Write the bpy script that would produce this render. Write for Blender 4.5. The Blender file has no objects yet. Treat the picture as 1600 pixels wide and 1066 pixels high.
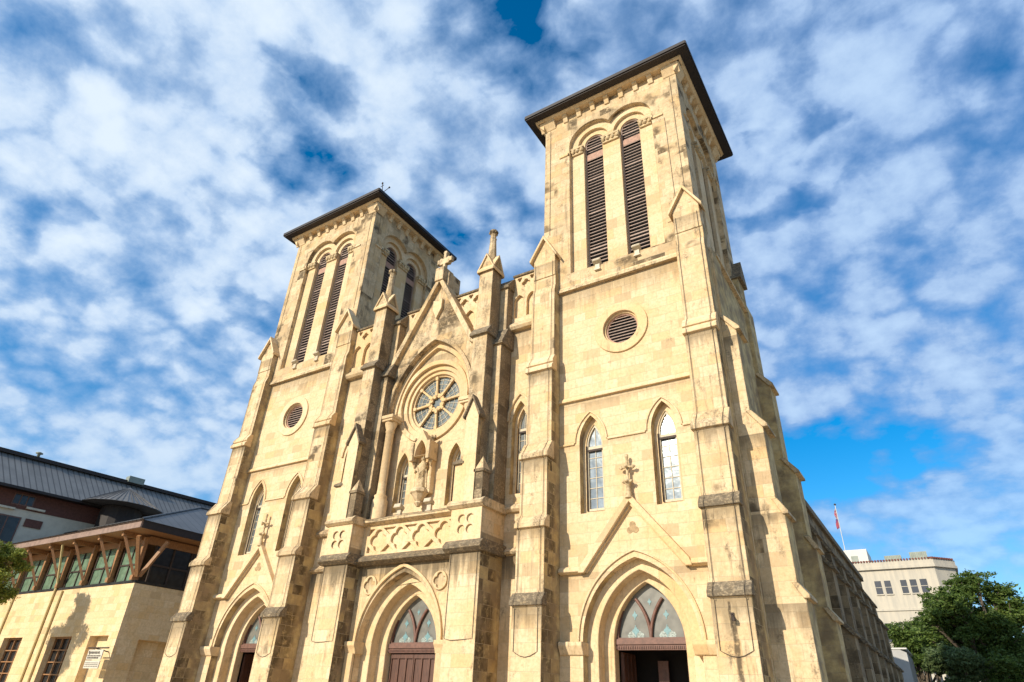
import bpy, math, random
import numpy as np
from mathutils import Vector, Matrix
from mathutils.geometry import tessellate_polygon
R = math.radians
random.seed(7); rng = np.random.default_rng(7)
sc = bpy.context.scene
col = sc.collection
# ------------------------------------------------------------------ camera
YAW, PITCH, ROLL = -0.585511831, 0.530312847, 0.0448785752
cam_d = bpy.data.cameras.new('camera'); cam = bpy.data.objects.new('camera', cam_d); col.objects.link(cam)
fw = Vector((math.sin(YAW)*math.cos(PITCH), math.cos(YAW)*math.cos(PITCH), math.sin(PITCH)))
rt = Vector((math.cos(YAW), -math.sin(YAW), 0)); up = rt.cross(fw)
r2 = rt*math.cos(ROLL)+up*math.sin(ROLL); u2 = up*math.cos(ROLL)-rt*math.sin(ROLL)
cam.matrix_world = Matrix(((r2.x, u2.x, -fw.x, 15.583), (r2.y, u2.y, -fw.y, -17.5747), (r2.z, u2.z, -fw.z, 1.6787), (0, 0, 0, 1)))
cam_d.sensor_width = 36; cam_d.lens = 971.745/1600*36; cam_d.clip_end = 6000; cam_d.clip_start = .1
sc.camera = cam
# ------------------------------------------------------------------ sun, sky
SUN_AZ, SUN_EL = 17, 26      # degrees left of the front normal, elevation
sdir = Vector((-math.sin(R(SUN_AZ))*math.cos(R(SUN_EL)), -math.cos(R(SUN_AZ))*math.cos(R(SUN_EL)), math.sin(R(SUN_EL))))
sl = bpy.data.lights.new('sun', 'SUN'); sl.energy = 4.9; sl.angle = R(.5); sl.color = (1.0, .9, .74)
so = bpy.data.objects.new('sun', sl); col.objects.link(so); so.rotation_euler = sdir.to_track_quat('Z', 'Y').to_euler(); so.location = (-20, -40, 40)
w = bpy.data.worlds.new('World'); sc.world = w; w.use_nodes = True
sc.view_settings.view_transform = 'Standard'; sc.view_settings.look = 'None'; sc.view_settings.exposure = .24; sc.view_settings.gamma = 1

class NT:
    def __init__(s, tree): s.t = tree
    def n(s, typ, **k):
        nd = s.t.nodes.new(typ)
        for a, b in k.items():
            if a.startswith('i_'):
                key = a[2:]
                key = int(key) if key.isdigit() else key.replace('_', ' ')
                nd.inputs[key].default_value = b
            else: setattr(nd, a, b)
        return nd
    def l(s, a, b): s.t.links.new(a, b)
    def v(s, x, sock):
        if isinstance(x, (int, float)): sock.default_value = x
        elif isinstance(x, (tuple, list)): sock.default_value = x
        else: s.l(x, sock)
    def m(s, op, a, b=0, clamp=False):
        nd = s.t.nodes.new('ShaderNodeMath'); nd.operation = op; nd.use_clamp = clamp
        s.v(a, nd.inputs[0]); s.v(b, nd.inputs[1]); return nd.outputs[0]
    def mr(s, x, a, b, c=0., d=1., smooth=True):
        nd = s.t.nodes.new('ShaderNodeMapRange'); nd.interpolation_type = 'SMOOTHSTEP' if smooth else 'LINEAR'
        s.v(x, nd.inputs[0])
        for i, q in enumerate((a, b, c, d)): s.v(q, nd.inputs[i+1])
        return nd.outputs[0]
    def mix(s, f, a, b, blend='MIX'):
        nd = s.t.nodes.new('ShaderNodeMix'); nd.data_type = 'RGBA'; nd.blend_type = blend
        s.v(f, nd.inputs[0])
        for q, i in ((a, 6), (b, 7)):
            if isinstance(q, tuple) and len(q) == 3: q = q+(1,)
            s.v(q, nd.inputs[i])
        return nd.outputs[2]
    def noise(s, vec, scale, detail=4, rough=.55, dist=0):
        nd = s.n('ShaderNodeTexNoise'); s.l(vec, nd.inputs['Vector'])
        nd.inputs['Scale'].default_value = scale; nd.inputs['Detail'].default_value = detail
        nd.inputs['Roughness'].default_value = rough; nd.inputs['Distortion'].default_value = dist
        return nd.outputs['Fac']
    def mapping(s, vec, scale=(1, 1, 1), loc=(0, 0, 0), rot=(0, 0, 0)):
        nd = s.n('ShaderNodeMapping'); s.l(vec, nd.inputs[0]); nd.inputs['Scale'].default_value = scale
        nd.inputs['Location'].default_value = loc; nd.inputs['Rotation'].default_value = rot; return nd.outputs[0]

def build_world():
    t = w.node_tree; t.nodes.clear(); N = NT(t)
    sky = N.n('ShaderNodeTexSky', sky_type='NISHITA', sun_disc=False, sun_elevation=R(SUN_EL), air_density=1.0, dust_density=.4, ozone_density=2.5)
    sky.sun_rotation = math.atan2(sdir.x, sdir.y)
    tc = N.n('ShaderNodeTexCoord')
    sep = N.n('ShaderNodeSeparateXYZ'); N.l(tc.outputs['Generated'], sep.inputs[0])
    def plane(k):
        z = N.m('ADD', N.m('MAXIMUM', sep.outputs[2], .0), k); cmb = N.n('ShaderNodeCombineXYZ')
        N.l(N.m('DIVIDE', sep.outputs[0], z), cmb.inputs[0]); N.l(N.m('DIVIDE', sep.outputs[1], z), cmb.inputs[1]); return cmb.outputs[0]
    p = plane(.03)      # true flat cloud sheet, places the gaps
    pr = plane(.42)     # gently curved sheet, carries the puffs
    def warp(v, sc, amt, det=3):
        nn = N.n('ShaderNodeTexNoise'); N.l(v, nn.inputs['Vector']); nn.inputs['Scale'].default_value = sc; nn.inputs['Detail'].default_value = det
        c_ = N.n('ShaderNodeVectorMath', operation='SUBTRACT'); N.l(nn.outputs['Color'], c_.inputs[0]); c_.inputs[1].default_value = (.5, .5, .5)
        o_ = N.n('ShaderNodeVectorMath', operation='MULTIPLY_ADD'); N.l(c_.outputs[0], o_.inputs[0]); o_.inputs[1].default_value = (amt, amt, 0); N.l(v, o_.inputs[2]); return o_.outputs[0]
    w1 = warp(pr, 5, .16)
    big = N.noise(pr, 2.4, 3, .5); mid = N.noise(w1, 10, 5, .58); fine = N.noise(pr, 24, 6, .62)
    def puff(scale, vec, sm=.45):
        vor = N.n('ShaderNodeTexVoronoi', feature='SMOOTH_F1'); vor.inputs['Scale'].default_value = scale; vor.inputs['Smoothness'].default_value = sm
        N.l(vec, vor.inputs['Vector']); return N.mr(vor.outputs['Distance'], .75, .1, 0, 1)
    w2 = warp(pr, 11, .07, 5)
    pf = N.m('ADD', N.m('MULTIPLY', puff(10, w2, .3), .58), N.m('MULTIPLY', puff(21, w2, .3), .42))
    d = N.m('ADD', N.m('MULTIPLY', pf, .42), N.m('MULTIPLY', mid, .55))
    d = N.m('ADD', d, N.m('MULTIPLY', N.m('SUBTRACT', big, .5), .9))
    d = N.m('ADD', d, N.m('MULTIPLY', N.m('SUBTRACT', fine, .5), .30))
    q = warp(warp(p, 4.5, .35, 4), 16, .10, 4)
    for (x, y, rx, ry, s) in HOLES:
        dx = N.m('DIVIDE', N.m('SUBTRACT', p_x(N, q, 0), x), rx); dy = N.m('DIVIDE', N.m('SUBTRACT', p_x(N, q, 1), y), ry)
        rr = N.m('ADD', N.m('MULTIPLY', dx, dx), N.m('MULTIPLY', dy, dy))
        d = N.m('SUBTRACT', d, N.mr(rr, 2.8, 0., 0., s*.9))
    alpha = N.mr(d, C_LO, C_HI, 0, 1, False)
    alpha = N.m('POWER', alpha, .8)
    alpha = N.m('MULTIPLY', alpha, N.mr(sep.outputs[2], .05, .45, .5, .96))
    bright = N.mr(N.m('ADD', d, N.m('MULTIPLY', N.m('SUBTRACT', fine, .5), .3)), .10, .80, 0, 1)
    dt = N.n('ShaderNodeVectorMath', operation='DOT_PRODUCT'); N.l(tc.outputs['Generated'], dt.inputs[0]); dt.inputs[1].default_value = (-.88, -.25, .40)
    side = N.mr(dt.outputs['Value'], -.05, .8, 0, 1)
    cloud = N.mix(bright, N.mix(side, (.17, .31, .60), CLOUD_D), N.mix(side, (.46, .62, .84), CLOUD_L))
    # right side of the sky, away from the sun side, is bluer and greyer
    hs = N.n('ShaderNodeHueSaturation'); hs.inputs['Saturation'].default_value = SKY_SAT; hs.inputs['Value'].default_value = SKY_V
    hs.inputs['Hue'].default_value = SKY_H
    N.l(sky.outputs[0], hs.inputs['Color'])
    bg = N.n('ShaderNodeBackground'); N.l(hs.outputs[0], bg.inputs[0]); bg.inputs[1].default_value = .1
    bc = N.n('ShaderNodeBackground'); N.l(cloud, bc.inputs[0]); bc.inputs[1].default_value = 1
    mx = N.n('ShaderNodeMixShader'); N.l(alpha, mx.inputs[0]); N.l(bg.outputs[0], mx.inputs[1]); N.l(bc.outputs[0], mx.inputs[2])
    out = N.n('ShaderNodeOutputWorld'); N.l(mx.outputs[0], out.inputs[0])
_pc = {}
def p_x(N, p, i):
    if 's' not in _pc:
        s = N.n('ShaderNodeSeparateXYZ'); N.l(p, s.inputs[0]); _pc['s'] = s
    return _pc['s'].outputs[i]
HOLES = [(-.37, .55, .09, .11, .27), (-.91, .54, .08, .08, .26), (-.72, .47, .06, .07, .26), (-1.52, .22, .12, .12, .26), (-1.47, .86, .07, .10, .18),
         (-.25, 2.85, .38, .36, .50), (.38, 3.7, .40, .50, -.22), (-.1, 3.9, .35, .3, .12), (-.02, .93, .06, .05, .26), (-.05, 1.16, .10, .05, .24), (.32, 1.0, .08, .06, .12), (-.75, .86, .08, .05, .18)]
C_LO, C_HI = .07, .47
CLOUD_D = (.30, .47, .74); CLOUD_L = (.69, .79, .89)
SKY_SAT, SKY_V, SKY_H = 1.5, 1.5, .497
build_world()

# ------------------------------------------------------------------ mesh helper
class MB:
    def __init__(s, M=None): s.v = []; s.f = []; s.sm = []; s.M = M
    def add(s, vs, fs, smooth=False):
        o = len(s.v)
        s.v += [tuple(s.M @ Vector(q)) if s.M else tuple(q) for q in vs]
        s.f += [tuple(i+o for i in f) for f in fs]; s.sm += [smooth]*len(fs)
        return s
    def box(s, x0, x1, y0, y1, z0, z1):
        return s.add([(x0, y0, z0), (x1, y0, z0), (x1, y1, z0), (x0, y1, z0), (x0, y0, z1), (x1, y0, z1), (x1, y1, z1), (x0, y1, z1)],
                     [(0, 3, 2, 1), (4, 5, 6, 7), (0, 1, 5, 4), (1, 2, 6, 5), (2, 3, 7, 6), (3, 0, 4, 7)])
    def prism(s, outer, holes, a, b, axis='y', smooth=False):
        # polygon in the plane across axis, pushed from a to b
        mk = {'y': lambda p, t: (p[0], t, p[1]), 'x': lambda p, t: (t, p[0], p[1]), 'z': lambda p, t: (p[0], p[1], t)}[axis]
        loops = [list(outer)]+[list(h) for h in holes]
        pts = [p for l in loops for p in l]; n = len(pts)
        tris = tessellate_polygon([[Vector((p[0], p[1], 0)) for p in l] for l in loops])
        vs = [mk(p, a) for p in pts]+[mk(p, b) for p in pts]; fs = []
        for t in tris: fs.append(tuple(t)); fs.append(tuple(i+n for i in reversed(t)))
        s.add(vs, fs)
        o = len(s.v)-2*n; k = 0
        for l in loops:
            m = len(l)
            for i in range(m):
                s.f.append((o+k+i, o+k+(i+1) % m, o+n+k+(i+1) % m, o+n+k+i)); s.sm.append(smooth)
            k += m
        return s
    def tube(s, pts, r, n=8, cap=True):
        pts = [Vector(p) for p in pts]; rs = r if isinstance(r, (list, tuple)) else [r]*len(pts)
        vs = []; fs = []
        for i, p in enumerate(pts):
            d = (pts[min(i+1, len(pts)-1)]-pts[max(i-1, 0)]).normalized()
            a = d.orthogonal().normalized() if i == 0 else (a-d*a.dot(d)).normalized()
            b = d.cross(a)
            for k in range(n):
                t = 2*math.pi*k/n; vs.append(p+(a*math.cos(t)+b*math.sin(t))*rs[i])
        for i in range(len(pts)-1):
            for k in range(n):
                fs.append((i*n+k, i*n+(k+1) % n, (i+1)*n+(k+1) % n, (i+1)*n+k))
        s.add(vs, fs, n > 5)
        if cap: s.add(vs[:n], [tuple(range(n))]); s.add(vs[-n:], [tuple(range(n))])
        return s
    def lathe(s, c, prof, n=16, smooth=True):
        vs = []; fs = []
        for (r, z) in prof:
            for k in range(n):
                t = 2*math.pi*(k+.5)/n; vs.append((c[0]+r*math.cos(t), c[1]+r*math.sin(t), c[2]+z))
        for i in range(len(prof)-1):
            for k in range(n): fs.append((i*n+k, i*n+(k+1) % n, (i+1)*n+(k+1) % n, (i+1)*n+k))
        return s.add(vs, fs, smooth).add(vs[-n:], [tuple(range(n))]).add(vs[:n], [tuple(range(n))])
    def blob(s, c, r, seed=0, amp=.25):
        # lumpy carved knob
        rr = random.Random(seed); vs = []; fs = []; nu, nv = 10, 6
        for j in range(nv+1):
            th = math.pi*j/nv
            for i in range(nu):
                ph = 2*math.pi*i/nu; q = 1+amp*(rr.random()-.5)*2
                vs.append((c[0]+r[0]*q*math.sin(th)*math.cos(ph), c[1]+r[1]*q*math.sin(th)*math.sin(ph), c[2]+r[2]*q*math.cos(th)))
        for j in range(nv):
            for i in range(nu): fs.append((j*nu+i, j*nu+(i+1) % nu, (j+1)*nu+(i+1) % nu, (j+1)*nu+i))
        return s.add(vs, fs, True)
    def bar(s, a, b, w, h, upv=(0, 0, 1)):
        a = Vector(a); b = Vector(b); d = (b-a).normalized(); x = d.cross(Vector(upv)).normalized(); z = x.cross(d)
        vs = []
        for p in (a, b):
            for sx, sz in ((-1, -1), (1, -1), (1, 1), (-1, 1)): vs.append(p+x*sx*w/2+z*sz*h/2)
        return s.add(vs, [(0, 1, 2, 3), (7, 6, 5, 4), (0, 4, 5, 1), (1, 5, 6, 2), (2, 6, 7, 3), (3, 7, 4, 0)])

def link(o, parent=None):
    col.objects.link(o)
    if parent: o.parent = parent
    return o
def wloc(o):
    l = Vector((0, 0, 0))
    while o: l += o.location; o = o.parent
    return l
def obj(name, mb, m, parent=None, bevel=0):
    off = wloc(parent) if parent else Vector((0, 0, 0))
    V = np.array(mb.v, float)-np.array(off)
    me = bpy.data.meshes.new(name); me.from_pydata(V.tolist(), [], mb.f); me.update()
    import bmesh
    bm = bmesh.new(); bm.from_mesh(me); bmesh.ops.recalc_face_normals(bm, faces=bm.faces); bm.to_mesh(me); bm.free()
    me.polygons.foreach_set('use_smooth', mb.sm)
    # box-projected UVs in metres, world aligned
    uv = me.uv_layers.new(name='UVMap'); nl = len(me.loops)
    vi = np.empty(nl, int); me.loops.foreach_get('vertex_index', vi)
    P = V[vi]+np.array(off); npol = len(me.polygons)
    nor = np.empty(npol*3); me.polygons.foreach_get('normal', nor); nor = nor.reshape(-1, 3)
    tot = np.empty(npol, int); me.polygons.foreach_get('loop_total', tot); LN = np.repeat(nor, tot, axis=0)
    ax = np.argmax(np.abs(LN)+np.array([.0, .02, -.15]), axis=1)
    U = np.where((ax == 0)[:, None], P[:, [1, 2]], np.where((ax == 1)[:, None], P[:, [0, 2]], P[:, [0, 1]]))
    uv.data.foreach_set('uv', U.astype(np.float32).ravel())
    ms = m if isinstance(m, (list, tuple)) else [m]
    for q in ms: me.materials.append(q)
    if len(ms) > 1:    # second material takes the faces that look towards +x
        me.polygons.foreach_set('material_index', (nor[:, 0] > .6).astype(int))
    o = bpy.data.objects.new(name, me); link(o, parent)
    if bevel:
        b = o.modifiers.new('bevel', 'BEVEL'); b.width = bevel; b.segments = 2; b.limit_method = 'ANGLE'; b.angle_limit = R(40)
    return o
def tag(o, label=None, cat=None, group=None, kind=None):
    if label: o['label'] = label
    if cat: o['category'] = cat
    if group: o['group'] = group
    if kind: o['kind'] = kind
    return o
def thing(name, label, cat, loc=(0, 0, 0), group=None):
    o = bpy.data.objects.new(name, None); o.empty_display_size = .3; link(o); o.location = loc
    return tag(o, label, cat, group)

def arch(cx, hw, z0, zs, rise, n=12):
    # closed outline: jambs then a pointed (or round when rise == hw) head
    pts = [(cx-hw, z0), (cx-hw, zs)]
    if abs(rise-hw) < 1e-4:
        for i in range(1, 2*n): t = math.pi-math.pi*i/(2*n); pts.append((cx+hw*math.cos(t), zs+hw*math.sin(t)))
    else:
        r = (rise*rise+hw*hw)/(2*hw); c = cx-hw+r; a1 = math.acos((r-hw)/r)
        for i in range(1, n+1): t = a1*i/n; pts.append((c-r*math.cos(t), zs+r*math.sin(t)))
        for i in range(n-1, 0, -1): t = a1*i/n; pts.append((2*cx-(c-r*math.cos(t)), zs+r*math.sin(t)))
    pts += [(cx+hw, zs), (cx+hw, z0)]
    return pts
def circ(cx, cz, r, n=40): return [(cx+r*math.cos(2*math.pi*i/n), cz+r*math.sin(2*math.pi*i/n)) for i in range(n)]
def foil(cx, cz, r, k=4, rot=math.pi/4, n=40):
    pts = []; d = .52*r; rl = .48*r
    for i in range(n):
        t = 2*math.pi*i/n; ph = ((t-rot+math.pi/k) % (2*math.pi/k))-math.pi/k
        q = rl*rl-(d*math.sin(ph))**2
        rad = d*math.cos(ph)+math.sqrt(max(q, .0001)); pts.append((cx+rad*math.cos(t), cz+rad*math.sin(t)))
    return pts
def rect(x0, x1, z0, z1): return [(x0, z0), (x1, z0), (x1, z1), (x0, z1)]

# ------------------------------------------------------------------ materials
def newmat(name):
    m = bpy.data.materials.new(name); m.use_nodes = True; t = m.node_tree
    b = t.nodes['Principled BSDF']; return m, NT(t), b
def sy_(N, ob):
    q = N.n('ShaderNodeSeparateXYZ'); N.l(ob, q.inputs[0]); return q.outputs[1]
def stone(name, dirt=.0, blocks=.0, rowh=.37, bw=.78, tone=1., mortar=.5, bands=(), crust=0., warm=1., streaks=(), edge=0., front=False):
    m, N, b = newmat(name)
    tc = N.n('ShaderNodeTexCoord'); uv = tc.outputs['UV']; ob = N.n('ShaderNodeNewGeometry').outputs['Position']
    wob = N.n('ShaderNodeTexNoise'); N.l(ob, wob.inputs['Vector']); wob.inputs['Scale'].default_value = 2.2; wob.inputs['Detail'].default_value = 3
    wv = N.n('ShaderNodeVectorMath', operation='MULTIPLY_ADD'); N.l(wob.outputs['Color'], wv.inputs[0]); wv.inputs[1].default_value = (.035, .035, 0); N.l(uv, wv.inputs[2])
    br = N.n('ShaderNodeTexBrick', offset=.5, squash=.72, squash_frequency=3)
    N.l(wv.outputs[0], br.inputs['Vector'])
    for k, v in (('Color1', (0, 0, 0, 1)), ('Color2', (1, 1, 1, 1)), ('Mortar', (.5, .5, .5, 1)), ('Scale', 1.), ('Mortar Size', .008), ('Mortar Smooth', .6), ('Bias', 0.), ('Brick Width', bw), ('Row Height', rowh)): br.inputs[k].default_value = v
    rnd = N.n('ShaderNodeSeparateColor'); N.l(br.outputs['Color'], rnd.inputs[0]); rv = rnd.outputs[0]
    cr = N.n('ShaderNodeValToRGB'); N.l(rv, cr.inputs[0]); e = cr.color_ramp.elements
    k = tone
    def c(r, g, bb): return (min(r*k*.96, 1), g*k*.93, bb*k*warm*.92, 1)
    cols = [(0., c(.46, .34, .20)), (.13, c(.64, .49, .28)), (.35, c(.74, .60, .39)), (.6, c(.68, .53, .315)), (.78, c(.78, .645, .43)), (.93, c(.66, .45, .21)), (1., c(.72, .565, .33))]
    e[0].position = 0; e[0].color = cols[0][1]; e[1].position = 1; e[1].color = cols[-1][1]
    for ps, cc in cols[1:-1]: el = e.new(ps); el.color = cc
    base = cr.outputs[0]
    ev = N.noise(ob, .9, 3, .6)
    base = N.mix(.30, base, c(.71, .56, .345)[:3])
    base = N.mix(N.mr(ev, .48, .68, 0, .45), base, c(.66, .45, .20)[:3])       # orange mineral tint
    mo = N.noise(ob, 9, 6, .7)
    base = N.mix(N.mr(mo, .35, .75, .0, .5), base, c(.42, .29, .15)[:3])
    pit = N.noise(ob, 16, 8, .8)
    base = N.mix(N.mr(pit, .55, .70, 0, .55), base, (.33, .235, .13))
    base = N.mix(N.mr(N.noise(ob, 24, 5, .8), .58, .72, 0, .35), base, (.85, .76, .56))
    crk = N.noise(N.mapping(ob, (1, 1, 2.2)), 5, 7, .8)
    base = N.mix(N.m('MULTIPLY', N.mr(crk, .60, .68), N.mr(ev, .44, .56, 0, .55)), base, (.30, .21, .12))
    base = N.mix(N.m('MULTIPLY', br.outputs['Fac'], mortar), base, (.46, .36, .23))
    # blackened blocks (lichen / soot), whole blocks and ragged patches
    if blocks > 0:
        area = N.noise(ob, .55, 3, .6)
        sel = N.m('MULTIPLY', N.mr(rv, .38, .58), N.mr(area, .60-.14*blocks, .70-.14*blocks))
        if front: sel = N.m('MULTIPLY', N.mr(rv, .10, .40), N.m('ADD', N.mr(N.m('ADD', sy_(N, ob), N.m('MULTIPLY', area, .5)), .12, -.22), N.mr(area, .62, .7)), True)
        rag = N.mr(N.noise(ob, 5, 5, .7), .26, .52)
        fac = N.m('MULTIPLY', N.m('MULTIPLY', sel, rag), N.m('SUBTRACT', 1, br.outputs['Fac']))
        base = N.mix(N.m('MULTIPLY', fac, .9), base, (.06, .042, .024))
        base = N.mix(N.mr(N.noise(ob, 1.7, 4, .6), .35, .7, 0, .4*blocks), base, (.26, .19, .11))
    sx = N.n('ShaderNodeSeparateXYZ'); N.l(ob, sx.inputs[0])
    st = N.noise(N.mapping(ob, (5.5, 5.5, .45)), 1, 5, .65)
    if dirt > 0:
        pch = N.noise(N.mapping(ob, (1.5, 1.5, .8)), 1.6, 8, .74)
        f = N.m('MULTIPLY', N.mr(pch, .64-.13*dirt, .78-.13*dirt), N.mr(N.noise(ob, 20, 5, .75), .34, .58))
        base = N.mix(N.m('MULTIPLY', f, .75), base, (.11, .085, .055))
        st2 = N.noise(N.mapping(ob, (9, 9, .5)), 1, 6, .7)
        f2 = N.m('MULTIPLY', N.mr(st2, .60-.10*dirt, .78-.10*dirt, 0, .6), N.mr(N.noise(ob, .7, 3, .5), .42, .62))
        base = N.mix(f2, base, (.15, .115, .075))
    for (ztop, ln, amt) in bands:
        dz = N.m('SUBTRACT', ztop, sx.outputs[2])
        msk = N.m('MULTIPLY', N.mr(dz, 0, .02), N.mr(N.m('ADD', dz, N.m('MULTIPLY', N.m('SUBTRACT', .55, st), ln*1.6)), ln*.15, ln, 1, 0))
        base = N.mix(N.m('MULTIPLY', msk, amt), base, (.10, .078, .05))
    for (xs, zt, wd, ln) in streaks:
        dz = N.m('SUBTRACT', zt, sx.outputs[2]); ax_ = N.m('ABSOLUTE', N.m('SUBTRACT', sx.outputs[0], N.m('ADD', xs-.06, N.m('MULTIPLY', N.noise(ob, 2.5, 3), .12))))
        msk = N.m('MULTIPLY', N.m('MULTIPLY', N.mr(dz, 0, .06), N.mr(dz, ln*.5, ln, 1, 0)), N.mr(ax_, wd*.4, wd, 1, 0))
        base = N.mix(N.m('MULTIPLY', N.m('MULTIPLY', msk, .85), N.mr(N.noise(ob, 8, 5, .7), .25, .5)), base, (.06, .045, .03))
    if crust > 0:
        cf = N.mr(N.noise(N.mapping(ob, (1, 1, 1.8)), 9, 7, .8), .66-.32*crust, .78-.2*crust)
        base = N.mix(N.m('MULTIPLY', cf, .85), base, (.085, .07, .052))
        cf2 = N.mr(N.noise(ob, 16, 3, .6), .62, .72)
        base = N.mix(N.m('MULTIPLY', cf2, .5*crust), base, (.40, .36, .27))
    bv = N.n('ShaderNodeBevel', samples=4); bv.inputs['Radius'].default_value = .045
    if edge > 0:
        dtp = N.n('ShaderNodeVectorMath', operation='DOT_PRODUCT'); N.l(bv.outputs[0], dtp.inputs[0]); N.l(N.n('ShaderNodeNewGeometry').outputs['True Normal'], dtp.inputs[1])
        em = N.m('MULTIPLY', N.mr(dtp.outputs['Value'], .995, .90), N.mr(N.noise(ob, 3.2, 6, .75), .62-.25*edge, .72-.2*edge))
        base = N.mix(N.m('MULTIPLY', em, .75), base, (.13, .10, .065))
    N.l(base, b.inputs['Base Color']); b.inputs['Roughness'].default_value = .92; b.inputs['Specular IOR Level'].default_value = .2
    h = N.m('ADD', N.m('MULTIPLY', br.outputs['Fac'], -.5), N.m('MULTIPLY', N.noise(ob, 14, 6, .7), .55))
    h = N.m('ADD', h, N.m('MULTIPLY', rv, .25))
    bp = N.n('ShaderNodeBump'); bp.inputs['Strength'].default_value = .55; bp.inputs['Distance'].default_value = .03; N.l(h, bp.inputs['Height']); N.l(bv.outputs[0], bp.inputs['Normal']) if edge > 0 else None; N.l(bp.outputs[0], b.inputs['Normal'])
    return m
def plain(name, c, rough=.6, metal=0., var=.25, nscale=6, bump=.0, spec=.5, c2=None, stretch=(1, 1, 1)):
    m, N, b = newmat(name)
    ob = N.n('ShaderNodeNewGeometry').outputs['Position']
    n = N.noise(N.mapping(ob, stretch), nscale, 5, .65)
    c2 = c2 or tuple(q*(1-var) for q in c)
    N.l(N.mix(N.mr(n, .35, .7), c, c2), b.inputs['Base Color'])
    b.inputs['Roughness'].default_value = rough; b.inputs['Metallic'].default_value = metal; b.inputs['Specular IOR Level'].default_value = spec
    if bump:
        bp = N.n('ShaderNodeBump'); bp.inputs['Strength'].default_value = bump; bp.inputs['Distance'].default_value = .02; N.l(n, bp.inputs['Height']); N.l(bp.outputs[0], b.inputs['Normal'])
    return m
def seamed(name, c, axis, pitch, lw=.06):
    m, N, b = newmat(name)
    sx = N.n('ShaderNodeSeparateXYZ'); N.l(N.n('ShaderNodeNewGeometry').outputs['Position'], sx.inputs[0])
    f = N.m('FRACT', N.m('DIVIDE', sx.outputs[axis], pitch)); ln = N.m('GREATER_THAN', lw/pitch, f)
    ob = N.n('ShaderNodeNewGeometry').outputs['Position']
    base = N.mix(N.mr(N.noise(ob, .8, 4, .6), .3, .7), c, tuple(q*.75 for q in c))
    N.l(N.mix(ln, base, tuple(q*.35 for q in c)), b.inputs['Base Color']); b.inputs['Roughness'].default_value = .45; b.inputs['Metallic'].default_value = .25
    return m
def glassy(name, c, rough=.08, bump=.3, metal=.55):
    m, N, b = newmat(name); ob = N.n('ShaderNodeNewGeometry').outputs['Position']
    n = N.noise(ob, 3.2, 2, .5)
    N.l(N.mix(N.mr(n, .35, .65), c, tuple(q*.7 for q in c)), b.inputs['Base Color'])
    b.inputs['Roughness'].default_value = rough; b.inputs['Metallic'].default_value = metal
    bp = N.n('ShaderNodeBump'); bp.inputs['Strength'].default_value = bump; bp.inputs['Distance'].default_value = .02; N.l(n, bp.inputs['Height']); N.l(bp.outputs[0], b.inputs['Normal'])
    return m
S_FRONT = stone('limestone_front', dirt=.45, mortar=.45, rowh=.335, bw=.64, bands=((10.83, .5, .32), (15.5, 1.2, .45), (9.25, .3, .25), (5.2, .6, .3)))
S_BELF = stone('limestone_belfry', edge=0.7, dirt=.95, blocks=.75, mortar=.6, tone=.95)
S_BELT = stone('limestone_belfry_trim', dirt=.3, rowh=.5, bw=1.4, mortar=.3, tone=.98)
S_CTR = stone('limestone_centre', edge=0.5, dirt=.8, mortar=.35, bands=((5.88, 1.3, .85), (7.3, .3, .3), (14.4, 1.2, .5)))
S_GAB = stone('limestone_gable_weathered', edge=0.9, dirt=1.45, blocks=.4, mortar=.5, tone=.95)
S_BUT = stone('limestone_buttress', edge=0.75, dirt=.9, blocks=.25, mortar=.5, rowh=.36, bw=.56, bands=((17.0, .9, .4), (12.0, .7, .6), (8.67, .7, .6), (6.4, .6, .55), (4.15, 1., .6)), streaks=((11.36, 3.75, .09, 2.6), (11.30, 4.1, .05, 1.0)))
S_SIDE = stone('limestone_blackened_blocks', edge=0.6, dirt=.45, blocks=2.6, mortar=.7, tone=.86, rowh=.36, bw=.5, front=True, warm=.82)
S_PIN = stone('limestone_pinnacle', edge=1.0, dirt=1.35, blocks=.4, mortar=.4, tone=.92)
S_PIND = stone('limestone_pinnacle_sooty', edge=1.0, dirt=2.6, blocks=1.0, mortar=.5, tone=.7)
S_TRIM = stone('limestone_trim', edge=0.3, dirt=.45, rowh=3., bw=1.3, mortar=.3, tone=1.03)
S_DRIP = stone('limestone_drip_crusted', edge=1.0, dirt=1.3, rowh=3., bw=1.1, mortar=.2, crust=.14, tone=.95)
S_PAR = stone('limestone_parapet', edge=0.8, dirt=.7, rowh=3., bw=1.3, mortar=.2, tone=1.)
S_CAP = stone('limestone_cap_blackened', edge=0.6, dirt=1., rowh=3., bw=1.1, mortar=.2, crust=1.15, tone=.72)
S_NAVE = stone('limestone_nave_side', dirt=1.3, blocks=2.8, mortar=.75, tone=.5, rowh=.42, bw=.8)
S_NEW = stone('limestone_cut_blocks', dirt=.0, rowh=.36, bw=.62, mortar=.45, tone=1.04, warm=.96)
M_CARVE = plain('carved_limestone', (.60, .46, .27), .9, var=.45, nscale=9, bump=.6, spec=.2)
M_DARKROOF = plain('dark_bronze_roof_metal', (.022, .016, .014), .55, .2, .4, 3)
M_SOFFIT = plain('brown_soffit_paint_and_shade', (.022, .015, .013), .7, 0, .3, 4)
M_LOUV = plain('faded_brown_paint', (.40, .29, .23), .75, 0, .35, 12)
M_PANEL = plain('faded_pink_brown_board', (.42, .25, .18), .75, 0, .3, 8)
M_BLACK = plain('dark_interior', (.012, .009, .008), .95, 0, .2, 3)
M_DOOR = plain('oiled_dark_oak', (.11, .045, .026), .5, 0, .5, 5, .2, stretch=(6, 6, .5))
M_WFRAME = plain('reddish_stained_oak', (.17, .08, .055), .55, 0, .35, 9)
M_LEAD = plain('cream_window_lead', (.58, .50, .36), .7, 0, .2, 9)
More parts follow.
